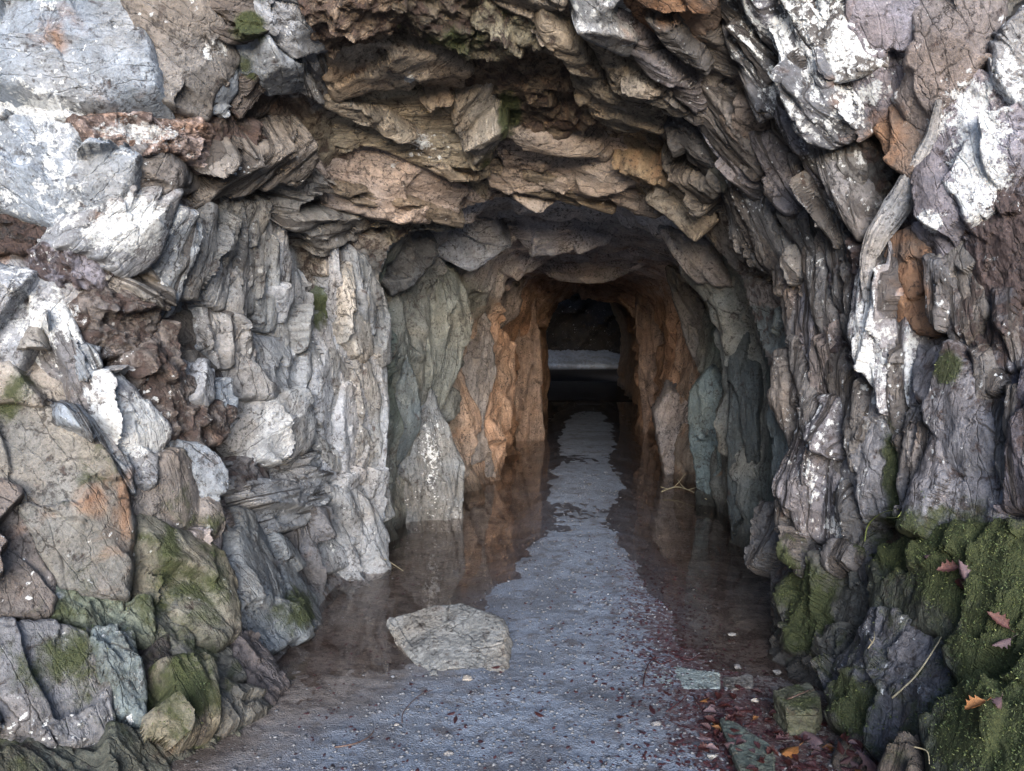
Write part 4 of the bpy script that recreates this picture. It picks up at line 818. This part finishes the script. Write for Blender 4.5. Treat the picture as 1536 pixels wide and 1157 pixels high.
# ------------------------------------------------------------------ loose stones
import bmesh
def hull_rock(name, pts, col, seed, cuts=5, amp=.012, freq=9, lich=.1, moss=0, pit=.05, rust=.05, fine=.004):
    """a broken stone: the hull of a few corner points, finely divided and roughened; origin at its foot"""
    pts = np.asarray(pts, float); org = np.array([pts[:, 0].mean(), pts[:, 1].mean(), 0.0])
    bm = bmesh.new(); [bm.verts.new(q - org) for q in pts]
    r = bmesh.ops.convex_hull(bm, input=bm.verts)
    bmesh.ops.delete(bm, geom=[v for v in bm.verts if not v.link_faces], context='VERTS')
    bmesh.ops.bevel(bm, geom=list(bm.edges), offset=.006 if cuts > 2 else .001, segments=1, affect='EDGES')
    bmesh.ops.triangulate(bm, faces=bm.faces)
    for _ in range(cuts):
        ln = np.median([e.calc_length() for e in bm.edges])
        es = [e for e in bm.edges if e.calc_length() > max(.006, ln * .5)]
        if len(bm.verts) > 25000 or not es: break
        bmesh.ops.subdivide_edges(bm, edges=es, cuts=1, use_grid_fill=False); bmesh.ops.triangulate(bm, faces=bm.faces)
    bm.normal_update()
    V = np.array([v.co for v in bm.verts]); Nn = np.array([v.normal for v in bm.verts])
    Fq = np.array([[v.index for v in f.verts] for f in bm.faces]); bm.free()
    q = V + seed * 3.1
    h = fbm(q * freq, 5) * amp + scales(V[:, 0], V[:, 2], .06, .25, amp * .7, seed) + fbm(q * freq * 6, 3) * fine
    V = V + Nn * h[:, None]
    pg = np.array(col) * (1 + .2 * fbm(q * 6, 3))[:, None]
    o = mesh(name, V, Fq, ROCK, None, {'pig': pg, 'wts': np.tile([lich, moss, rust, pit], (len(V), 1))}, V[:, [0, 2]])
    o.location = org; return o
q = lambda x, y, Y: P(x, y, Y)
pts = [q(643, 1026, 3.16), q(700, 1028, 3.16), q(764, 1018, 3.2), q(576, 938, 3.70), q(580, 929, 3.73), q(632, 920, 3.70), q(652, 907, 3.74), q(690, 905, 3.76), q(722, 916, 3.70),
       q(756, 929, 3.58), q(769, 972, 3.52), (-.42, 3.98, -.04), (-.05, 3.95, -.04), q(643, 1026, 3.2) - [0, 0, .08], q(760, 1018, 3.25) - [0, 0, .08]]
o = hull_rock('boulder', pts, (.21, .22, .225), 3, cuts=8, amp=.016, lich=.0, pit=.10); tag(o, 'pale grey wedge shaped boulder sitting at the edge of the gravel path', 'boulder')
def at(x, y, z=0.0, Y=None):
    """point where the sight line through the picture meets the level z"""
    g = groundY(y) * (1.5 - z) / 1.5; return P(x, y, g)
def slab(name, corners, h, col, seed, label, cat, **kw):
    lo = [at(x, y) - np.array([0, 0, .03]) for x, y in corners]; hi = [at(x, y) + np.array([0, 0, h]) for x, y in corners]
    o = hull_rock(name, lo + hi, col, seed, **kw); return tag(o, label, cat)
slab('slate_slab', [(978, 1012), (1000, 1003), (1080, 1012), (1082, 1036), (1000, 1040), (980, 1024)], .012, (.24, .29, .30), 5, 'flat bluish layered slate slab on the gravel among dark leaves', 'stone slab', amp=.006, cuts=6, lich=0, pit=0)
slab('slate_slab', [(1082, 1018), (1128, 1016), (1130, 1034), (1084, 1038)], .010, (.20, .20, .20), 6, 'small brownish slate slab half buried in leaves beside the bluish one', 'stone slab', amp=.006, cuts=6, lich=0)
slab('dark_stone', [(1078, 1096), (1092, 1092), (1160, 1140), (1165, 1200), (1120, 1200), (1105, 1150)], .05, (.10, .125, .115), 7, 'dark green wedge of stone at the bottom edge beside the red leaves', 'stone', amp=.010, cuts=7, lich=.02, pit=0)
slab('mossy_stone', [(1158, 1078), (1215, 1060), (1232, 1095), (1225, 1110), (1180, 1108)], .11, (.10, .11, .09), 8, 'small mossy stone under a thin twig at the foot of the bank', 'stone', amp=.012, cuts=7, moss=.5, lich=0)
PEB = [(700,1024,.022,'pale pebble on the gravel just in front of the boulder'),(594,1094,.012,'tiny white pebble on the wet silt at lower left'),(673,1137,.018,'whitish pebble at the bottom edge left of the path'),
       (1097,957,.020,'white pebble in the dark leaves near the right wall foot'),(1132,1056,.018,'white oval pebble on the red leaf litter'),       (985,1093,.020,'grey pebble on the gravel by the dark twigs'),(1068,1143,.022,'pale pebble left of the dark green stone'),(1089,1080,.014,'pale pebble above the dark green stone'),
       (1105,1006,.018,'buff pebble right of the bluish slab'),(1165,1014,.018,'pale grey pebble under the mossy bank')]
for i, (x, y, r, lab) in enumerate(PEB):
    rs = np.random.default_rng(i + 90); c = at(x, y); d = rs.normal(size=(14, 3)); d /= np.linalg.norm(d, axis=1)[:, None]
    o = hull_rock('pebble', c + np.array([0, 0, r * .35 + .01]) + d * np.array([r * 1.2, r, r * .6]), (.34, .34, .34) if 'white' in lab or 'pale' in lab else (.2, .2, .21), 20 + i, cuts=2, amp=.002, fine=.001, lich=.0, pit=0, rust=0)
    tag(o, lab, 'pebble')

# ------------------------------------------------------------------ where sight lines meet the rock, for things lying on it
bpy.context.view_layer.update(); DG = bpy.context.evaluated_depsgraph_get()
def hit(x, y, lift=0.0):
    d = P(x, y, 1.0) - CAM; d /= np.linalg.norm(d)
    ok, loc, nr, _, ob, _ = sc.ray_cast(DG, Vector(CAM), Vector(d))
    if nr.dot(Vector(d)) > 0: nr = -nr
    return loc + nr * lift, nr
def simple_mat(name, c1, c2, rough=.6, scale=40, stretch=None, spec=.4):
    m, nt, bs, N, L = mat_new(name); b = NB(nt); tc = N.new('ShaderNodeTexCoord').outputs['Object']
    if stretch: tc = b.vmul(tc, stretch)
    n = b.noise(tc, scale, 5, .65); L.new(b.mix(b.ramp(n, .3, .7), c1 + (1,), c2 + (1,)), bs.inputs['Base Color'])
    bs.inputs['Roughness'].default_value = rough; bs.inputs['Specular IOR Level'].default_value = spec
    L.new(b.bump(n, .6, .003), bs.inputs['Normal']); return m
LM = dict(red=simple_mat('wet_red_leaf', (.025, .008, .009), (.062, .020, .018), .3), dark=simple_mat('dark_leaf', (.022, .010, .014), (.06, .022, .026), .35),
          orange=simple_mat('orange_leaf', (.14, .055, .018), (.26, .12, .04), .55), mauve=simple_mat('dull_leaf', (.075, .048, .055), (.15, .10, .11), .5),
          pinkish=simple_mat('pinkish_leaf', (.065, .028, .026), (.12, .055, .05), .5))
WOOD = simple_mat('bare_twig', (.05, .03, .028), (.13, .085, .07), .6, 60)
STRAW = simple_mat('dry_straw', (.22, .19, .12), (.36, .32, .22), .6, 60)
GRASS = simple_mat('grass_blade', (.10, .13, .03), (.20, .24, .07), .5, 60)
def leaf_mesh(kind, L_, seed, curl):
    rs = np.random.default_rng(seed); n = 15; lob = 4.5 if kind == 'oak' else 0
    V = []; Fc = []
    for i in range(n):
        t = i / (n - 1); wdt = math.sin(math.pi * min(1, t * 1.02) ** .8) * .30
        if lob: wdt *= 0.85 + .27 * math.cos(t * lob * 2 * math.pi + .5)
        else: wdt *= 1 + rs.uniform(-.1, .1)
        wdt = max(wdt, .012)
        for k, s in enumerate((-1, -.5, 0, .5, 1)):
            x = s * wdt; zc = curl * (abs(s) ** 1.5 * wdt * 1.8) + curl * .5 * (t - .4) ** 2 + rs.uniform(-.012, .012)
            V.append(((x) * L_, (t - .4 + (abs(s) * .06)) * L_, zc * L_))
    for i in range(n - 1):
        for k in range(4): Fc.append([i * 5 + k, i * 5 + k + 1, (i + 1) * 5 + k + 1, (i + 1) * 5 + k])
    nv = len(V); V += [(x, y, z - .012 * L_) for x, y, z in V]           # a leaf has two faces
    Fc += [[j + nv for j in f[::-1]] for f in Fc]
    st, sf = tube([(0, -.42 * L_, 0), (.02 * L_, -.6 * L_, .02 * L_), (.05 * L_, -.78 * L_, .03 * L_)], [.014 * L_, .011 * L_, .008 * L_], 5)
    m0 = len(V); V += [tuple(v) for v in st]; Fc += [[j + m0 for j in f] for f in sf]
    me = bpy.data.meshes.new('leaf'); me.from_pydata(V, [], Fc); me.polygons.foreach_set('use_smooth', [True] * len(Fc)); me.update(); return me
LMESH = {(kd, c): leaf_mesh(kd, 1.0, s, cu) for s, (kd, c, cu) in enumerate([('oak', 0, .5), ('oak', 1, -.5), ('beech', 0, .55), ('beech', 1, -.35), ('oak', 2, .95), ('beech', 2, .9)])}
LMAT = {}
def leaf(x, y, size, mat, label, kd=('oak', 0), rot=None, tiltv=0, group=None, lift=.006, seed=0):
    rs = random.Random(int(x * 31 + y * 17 + seed)); loc, nr = hit(x, y, lift)
    key = (kd, mat)
    if key not in LMAT:
        me = LMESH[kd].copy(); me.name = 'fallen_leaf'; me.materials.append(LM[mat]); LMAT[key] = me
    o = bpy.data.objects.new('fallen_leaf', LMAT[key]); C.objects.link(o); o.location = loc
    zq = Vector(nr).lerp(Vector((0, 0, 1)), .3 if nr.z < .8 else .8).normalized()
    zq = (zq + Vector((rs.uniform(-.3, .3), rs.uniform(-.3, .3), 0))).normalized()
    qd = zq.to_track_quat('Z', 'Y'); o.rotation_mode = 'QUATERNION'
    from mathutils import Quaternion
    o.rotation_quaternion = qd @ Quaternion((0, 0, 1), rs.uniform(0, 6.28) if rot is None else rot) @ Quaternion((1, 0, 0), tiltv)
    o.scale = (size,) * 3; return tag(o, label, 'leaf', group)
leaf(1435, 853, .08, 'pinkish', 'pinkish brown curled leaf on the moss of the right bank', ('oak', 0), 2.2, .3, lift=.02)
leaf(1452, 862, .075, 'mauve', 'mauve upright leaf leaning against the pinkish one on the moss', ('oak', 1), .6, .3, lift=.02)
leaf(1440, 885, .06, 'red', 'dark red folded leaf hanging below the pinkish leaf on the bank', ('oak', 0), 1.2, .25, lift=.015)
leaf(1503, 938, .075, 'pinkish', 'reddish brown lobed leaf lying on bright moss', ('oak', 0), 1.0, .2, lift=.015)
leaf(1508, 962, .06, 'mauve', 'dull purple leaf just under the reddish brown lobed leaf', ('oak', 1), 2.6, .1, lift=.012)
leaf(1474, 1062, .07, 'orange', 'orange lobed leaf hanging on the moss', ('oak', 0), 3.0, .3, lift=.015)
leaf(1495, 1052, .055, 'mauve', 'greyish leaf beside the orange leaf on the moss', ('oak', 1), 2.0, .2, lift=.012)
leaf(1392, 835, .03, 'mauve', 'tiny pale leaf fragment on the mossy bank', ('beech', 1), 2.0, .1)
leaf(1300, 1147, .11, 'mauve', 'pale mauve lobed leaf at the bottom edge below the bank', ('oak', 1), .3, .1, lift=.03)
leaf(1220, 1112, .12, 'mauve', 'broad dull purple leaf at the foot of the bank', ('beech', 1), 1.2, 0, lift=.02)
leaf(1190, 1130, .11, 'orange', 'amber wet leaf lying in the red litter', ('oak', 1), .8, 0, lift=.02)
for x, y, s, l in [(683,1079,.05,'dark red leaf scrap alone on the gravel left of the path middle'),(678,1071,.04,'blackish leaf scrap touching the dark red one'),(811,1073,.05,'dull red leaf on the gravel in front of the boulder'),
                   (932,1076,.04,'red brown leaf on the gravel near the dark tuft'),(745,1001,.05,'red leaf tucked against the front of the boulder'),(1003,1042,.05,'rust red leaf beside the bluish slab'),
                   (1062,1046,.06,'blackish red leaf at the lower corner of the bluish slab'),(1011,1117,.05,'red leaf pair on the gravel near the bottom right'),(618,1027,.03,'small black leaf scrap left of the boulder'),
                   (980,1068,.08,'dark purple crumpled leaf tuft on the gravel'),(1017,1113,.05,'dark leaf touching the red pair near the bottom right'),(930,1035,.03,'tiny dark leaf in the middle of the gravel')]:
    leaf(x, y, s, 'dark' if 'dark' in l.split(' leaf')[0] or 'black' in l else 'red', l, ('oak', 1) if s > .045 else ('beech', 1))
rl = random.Random(5); n = 0
while n < 150:
    x = rl.uniform(1050, 1330); y = rl.uniform(1030, 1165)
    u = (x - 1075) / 190; v = (y - 1035) / 125
    if v < .25 + .1 * rl.random() and x > 1170 or v < u * .9 - .35 or v > u * 1.1 + 1.0 or x > 1330 - (1165 - y) * .5: continue
    loc, nr = hit(x, y)
    if nr.z < .4: continue
    leaf(x, y, rl.uniform(.025, .055), rl.choice(['red', 'red', 'dark', 'dark', 'mauve', 'orange' if rl.random() < .25 else 'red']), 'wet red brown leaf in the litter between the dark green stone and the bank',
         rl.choice([('oak', 0), ('oak', 1), ('beech', 1), ('beech', 0)]), group='wet leaves in the litter heap', lift=.003 + .008 * rl.random(), seed=n); n += 1
# crumbled dark litter along the right edge of the path: uncountable
LV = []; LF = []; LC = []
rl = np.random.default_rng(3); n = 0
def add_flake(c, r, seedv):
    k = 6; a0 = rl.uniform(0, 6.28); base = len(LV)
    tlt = rl.uniform(-.35, .35, 2)
    for i in range(k):
        an = a0 + i * 6.283 / k; rr = r * rl.uniform(.5, 1.1) * (1 if i % 3 else 1.5)
        dx, dy = rr * math.cos(an), rr * math.sin(an)
        LV.append((c[0] + dx, c[1] + dy, c[2] + tlt[0] * dx + tlt[1] * dy + .002)); LC.append(None)
    LV.append((c[0], c[1], c[2] + r * .35 + .002)); LV.append((c[0], c[1], c[2] - .002))
    for i in range(k): LF.append([base + i, base + (i + 1) % k, base + k]); LF.append([base + (i + 1) % k, base + i, base + k + 1])
m_ = 14000
cx_ = rl.uniform(-.9, 1.9, m_); cy_ = 2.4 + 4.5 * rl.random(m_) ** 1.6; rr_ = rl.random(m_)
zz, pp = ground_z(cx_, cy_); lfy = np.exp(-(((cx_ - np.interp(cy_, PY_, PX_) - np.interp(cy_, PY_, PW_) * 1.15) / .28) ** 2)) * sst(6.0, 3.6, cy_)
prob = np.maximum(lfy * .85, .07 + .10 * sst(.2, .5, fbm(np.stack([cx_ * 3, cy_ * 5, cx_ * 0 + 2], 1), 3)))
for x, y, z in zip(cx_[rr_ < prob], cy_[rr_ < prob], zz[rr_ < prob]): add_flake((x, y, max(z, -.003)), rl.uniform(.003, .010), 0)
o = mesh('leaf_litter', LV, LF, LM['dark'], smooth=False); o['kind'] = 'stuff'
# gravel grains standing out of the path
def stones(m_, lo, hi, seed):
    rl = np.random.default_rng(seed); x = rl.uniform(-1.1, 1.6, m_); y = 2.35 + 5.5 * rl.random(m_) ** 1.7; z, pp = ground_z(x, y)
    kp = (rl.random(m_) < pp * .9 + .06); x, y, z = x[kp], y[kp], z[kp]; n = len(x)
    bv = np.array([(1,0,0),(-1,0,0),(0,1,0),(0,-1,0),(0,0,1),(0,0,-1),(.62,.62,.62),(-.62,.62,.62),(.62,-.62,.62),(-.62,-.62,.62)], float)
    bf = np.array([(0,6,8),(0,2,6),(2,7,6),(2,1,7),(1,9,7),(1,3,9),(3,8,9),(3,0,8),(4,6,7),(4,7,9),(4,9,8),(4,8,6),(0,5,2),(2,5,1),(1,5,3),(3,5,0)])
    r = rl.uniform(0, 1, n) ** 3 * (hi - lo) + lo; an = rl.uniform(0, 6.28, n)
    V = bv[None] * rl.uniform(.65, 1.25, (n, 10, 1)); V = V * (r[:, None] * rl.uniform(.6, 1.25, (n, 3)))[:, None, :] * np.array([1, 1, .6])
    ca, sa = np.cos(an)[:, None], np.sin(an)[:, None]
    Vx = V[..., 0] * ca - V[..., 1] * sa + x[:, None]; Vy = V[..., 0] * sa + V[..., 1] * ca + y[:, None]; Vz = V[..., 2] + (z + r * .15)[:, None]
    Fq = (bf[None] + (np.arange(n) * 10)[:, None, None]).reshape(-1, 3)
    tone = np.repeat(rl.uniform(.45, 1.35, n) * np.where(rl.random(n) < .03, 1.8, 1), 10)[:, None] * np.array([.115, .13, .155])
    return np.stack([Vx, Vy, Vz], -1).reshape(-1, 3), Fq, tone
gmat, nt, bs, N, L = mat_new('gravel_grain'); b = NB(nt); L.new(b.mix(b.noise(N.new('ShaderNodeNewGeometry').outputs['Position'], 150, 3), b.attr('pig').outputs['Color'], (.13, .13, .14, 1)), bs.inputs['Base Color']); bs.inputs['Roughness'].default_value = .55
SV, SF, ST = stones(17000, .0015, .0105, 4)
o = mesh('gravel', SV, SF, gmat, None, {'pig': ST}, smooth=False); o['kind'] = 'stuff'

# ------------------------------------------------------------------ twigs, straws, root
def strand(name, pxs, rad, mat, label, cat, lifts, group=None, sub=None, sides=6):
    pts = []
    for (x, y), lf in zip(pxs, lifts):
        l, nr = hit(x, y, 0); pts.append(l + Vector((CAM[0] - l.x, CAM[1] - l.y, CAM[2] - l.z)).normalized() * lf + Vector((0, 0, lf * .5)))
    # smooth
    fine = []
    for i in range(len(pts) - 1):
        p0 = pts[max(i - 1, 0)]; p1 = pts[i]; p2 = pts[i + 1]; p3 = pts[min(i + 2, len(pts) - 1)]
        for k in range(6):
            t = k / 6; fine.append(.5 * ((2 * p1) + (p2 - p0) * t + (2 * p0 - 5 * p1 + 4 * p2 - p3) * t * t + (3 * p1 - p0 - 3 * p2 + p3) * t ** 3))
    fine.append(pts[-1]); n = len(fine)
    rr = [rad * (1 - .55 * i / n) for i in range(n)]; org = fine[0].copy()
    V, Fc = tube([f - org for f in fine], rr, sides)
    for (i0, dx, dz, ln) in (sub or []):
        base = fine[int(i0 * (n - 1))] - org; o_ = len(V)
        v2, f2 = tube([base, base + Vector((dx * .5, 0, dz * .4)) * ln, base + Vector((dx, -.1, dz)) * ln], [rad * .6, rad * .45, rad * .25], 5)
        V += v2; Fc += [[j + o_ for j in f] for f in f2]
    o = mesh(name, [tuple(v) for v in V], Fc, mat); o.location = org; return tag(o, label, cat, group)
strand('straw', [(1338, 1050), (1372, 1022), (1398, 985), (1412, 958)], .0035, STRAW, 'long pale straw bent across the dark part of the bank', 'straw', [.012, .03, .03, .012])
strand('grass_blade', [(1297, 816), (1302, 795), (1322, 777), (1348, 768)], .003, GRASS, 'pale green grass blade arching over the moss at the top of the bank', 'grass blade', [.02, .04, .04, .02])
strand('grass_blade', [(1330, 780), (1345, 782), (1352, 772)], .0025, GRASS, 'short grass blade beside the long arching one', 'grass blade', [.02, .03, .02])
strand('straw', [(1302, 976), (1311, 963), (1311, 950)], .0025, STRAW, 'short forked straw on the mossy bank', 'straw', [.015, .02, .015], sub=[(.4, -.4, .5, .03)])
strand('straw', [(1370, 1124), (1390, 1132), (1394, 1150)], .0025, STRAW, 'small pale straw near the bottom of the bank', 'straw', [.015, .02, .015])
strand('twig', [(1158, 1060), (1186, 1050), (1214, 1038)], .004, WOOD, 'thin twig resting on the small mossy stone', 'twig', [.02, .015, .015])
strand('twig', [(992, 742), (1015, 738), (1040, 746), (1060, 752)], .006, STRAW, 'pale bare branching twig in the water by the right tunnel wall', 'twig', [.05, .09, .09, .03], sub=[(.3, .6, .8, .16), (.5, -.5, .6, .14), (.6, .8, .3, .15), (.2, -.6, .2, .12), (.75, .3, -.5, .10)])
strand('twig', [(577, 840), (590, 848), (605, 858)], .004, STRAW, 'pale stick floating on the still water at the left', 'twig', [.01, .012, .01])
strand('twig', [(502, 1122), (530, 1118), (552, 1108), (561, 1097)], .0035, WOOD, 'dark curved twig on the wet silt at lower left', 'twig', [.005, .008, .008, .005])
strand('twig', [(603, 1085), (606, 1068), (628, 1045), (650, 1035)], .002, WOOD, 'thin hooked root fibre on the silt left of the path', 'twig', [.004, .006, .006, .004])
for i, (pts_, lab) in enumerate([([(975, 983), (990, 998), (1012, 990)], 'reddish sprig at the upper left of the bluish slab'), ([(965, 1030), (968, 1010), (978, 992), (1000, 985)], 'dark sprig curling round the left side of the bluish slab'),
        ([(1012, 985), (1035, 992), (1050, 982)], 'reddish sprig along the top edge of the bluish slab'), ([(1000, 1068), (1020, 1056), (1030, 1044)], 'branching sprig reaching from the dark tuft'),
        ([(1040, 1045), (1050, 1062), (1056, 1072)], 'small dark sprig below the bluish slab')]):
    strand('sprig', pts_, .0035, LM['dark'], lab, 'twig', [.005, .014, .008], sub=[(.3, .6, .5, .03), (.5, -.6, .6, .03), (.7, .5, .7, .025), (.85, -.4, .5, .02)]) if len(pts_) == 3 else \
    strand('sprig', pts_, .0035, LM['dark'], lab, 'twig', [.005, .012, .012, .006], sub=[(.3, .6, .5, .03), (.5, -.6, .6, .03), (.7, .5, .7, .025)])
# fibrous grey root across the right wall
def root():
    ctrl = [(1408, 150, .010, .05), (1398, 205, .024, .06), (1372, 260, .040, .10), (1345, 310, .052, .13), (1318, 350, .046, .13), (1303, 385, .032, .10), (1298, 420, .020, .06), (1300, 452, .010, .03)]
    pts = []; rad = []
    for x, y, r, lf in ctrl:
        l, nr = hit(x, y); d = Vector(CAM) - l; pts.append(np.array(l + d.normalized() * lf * .55)); rad.append(r)
    dl = np.array([np.linalg.norm(p_ - CAM) for p_ in pts]); sm = np.convolve(np.pad(dl, 2, mode='edge'), np.ones(5) / 5, 'valid')
    pts = [CAM + (p_ - CAM) / d_ * s_ for p_, d_, s_ in zip(pts, dl, sm)]
    t = np.linspace(0, len(pts) - 1, 150); k0 = np.arange(len(pts))
    pc = np.stack([np.interp(t, k0, [p_[j] for p_ in pts]) for j in range(3)], 1); rc = np.interp(t, k0, rad)
    for _ in range(6): pc[1:-1] = (pc[:-2] + pc[1:-1] * 2 + pc[2:]) / 4
    ns = 60; V = np.zeros((len(t), ns, 3)); tg = np.gradient(pc, axis=0); tg /= np.linalg.norm(tg, axis=1)[:, None]
    for i in range(len(t)):
        vw = CAM - pc[i]; vw /= np.linalg.norm(vw); sdv = np.cross(tg[i], vw); sdv /= np.linalg.norm(sdv); up = np.cross(sdv, tg[i])
        an = np.linspace(0, 2 * math.pi, ns, endpoint=False) + i * .004
        f = fbm(np.stack([np.cos(an) * 4.5, np.sin(an) * 4.5, np.full(ns, i * .012)], 1), 4) * .30
        V[i] = pc[i] + rc[i] * ((1 + f) * np.cos(an))[:, None] * sdv + rc[i] * .62 * ((1 + f) * np.sin(an))[:, None] * up
    Fq = []
    for i in range(len(t) - 1):
        j = np.arange(ns); Fq.append(np.stack([i * ns + j, i * ns + (j + 1) % ns, (i + 1) * ns + (j + 1) % ns, (i + 1) * ns + j], 1))
    org = pc[-1]; pg = np.tile([.27, .28, .30], (len(t) * ns, 1)) * (1 + .5 * fbm(np.stack([np.tile(np.cos(np.linspace(0, 6.28, ns)) * 6, len(t)), np.tile(np.sin(np.linspace(0, 6.28, ns)) * 6, len(t)), np.repeat(t * .3, ns)], 1), 3))[:, None]
    uvv = np.stack([np.repeat(t * .05, ns), np.tile(np.linspace(0, .18, ns), len(t))], 1)
    o = mesh('root', V.reshape(-1, 3) - org, np.concatenate(Fq), ROCK, None, {'pig': pg, 'wts': np.tile([.0, .05, 0, -.2], (len(pg), 1))}, uvv); o.location = org
    tag(o, 'grey fibrous weathered root running diagonally across the right wall', 'root')
root()

# ------------------------------------------------------------------ moss: short blades wherever the rock is mossy
def moss():
    rl = np.random.default_rng(11); pts = []; nrs = []
    for par, dens in ((BK, .34), (LW, .08), (OV, .3), (RW, .2)):
        for o in par.children:
            me = o.data; n = len(me.vertices); co = np.zeros(n * 3, np.float32); me.vertices.foreach_get('co', co); co = co.reshape(-1, 3)
            nr = np.zeros(n * 3, np.float32); me.vertices.foreach_get('normal', nr); nr = nr.reshape(-1, 3)
            w4 = np.zeros(n * 4, np.float32); me.attributes['wts'].data.foreach_get('color', w4); mo = w4.reshape(-1, 4)[:, 1]
            cv = fbm(co * 7.0, 4) * .35 + mo
            k_ = (rl.random(n) < sst(.42, .8, cv) * dens) & (nr @ np.array([0, -1, .5]) > .1)
            pts.append(co[k_]); nrs.append(nr[k_])
    p0 = np.concatenate(pts); n0 = np.concatenate(nrs); V = []; n = len(p0); reps = 3
    p0 = np.repeat(p0, reps, 0) + rl.normal(size=(n * reps, 3)) * .004; n0 = np.repeat(n0, reps, 0); n = len(p0)
    d = n0 + rl.normal(size=(n, 3)) * .55 + np.array([0, 0, .35]); d /= np.linalg.norm(d, axis=1)[:, None]
    s = np.cross(d, rl.normal(size=(n, 3))); s /= np.linalg.norm(s, axis=1)[:, None]
    ln = rl.uniform(.003, .0085, n)[:, None]; wd = ln * .22
    V = np.stack([p0 - s * wd - n0 * .002, p0 + s * wd - n0 * .002, p0 + d * ln * .6 + s * wd * .8, p0 + d * ln + np.array([0, 0, -.002])], 1).reshape(-1, 3)
    i = np.arange(n) * 4; Fq = np.concatenate([np.stack([i, i + 1, i + 2], 1), np.stack([i, i + 2, i + 3], 1)])
    tone = np.repeat(rl.uniform(.6, 1.5, n), 4)[:, None] * np.where(np.repeat(rl.random(n) < .3, 4)[:, None], [.10, .12, .042], [.055, .08, .03])
    mm, nt, bs, N, L = mat_new('moss_blade'); b = NB(nt); L.new(b.attr('pig').outputs['Color'], bs.inputs['Base Color']); bs.inputs['Roughness'].default_value = .7
    o = mesh('moss', V, Fq, mm, None, {'pig': tone}, smooth=False); o['kind'] = 'stuff'
moss()
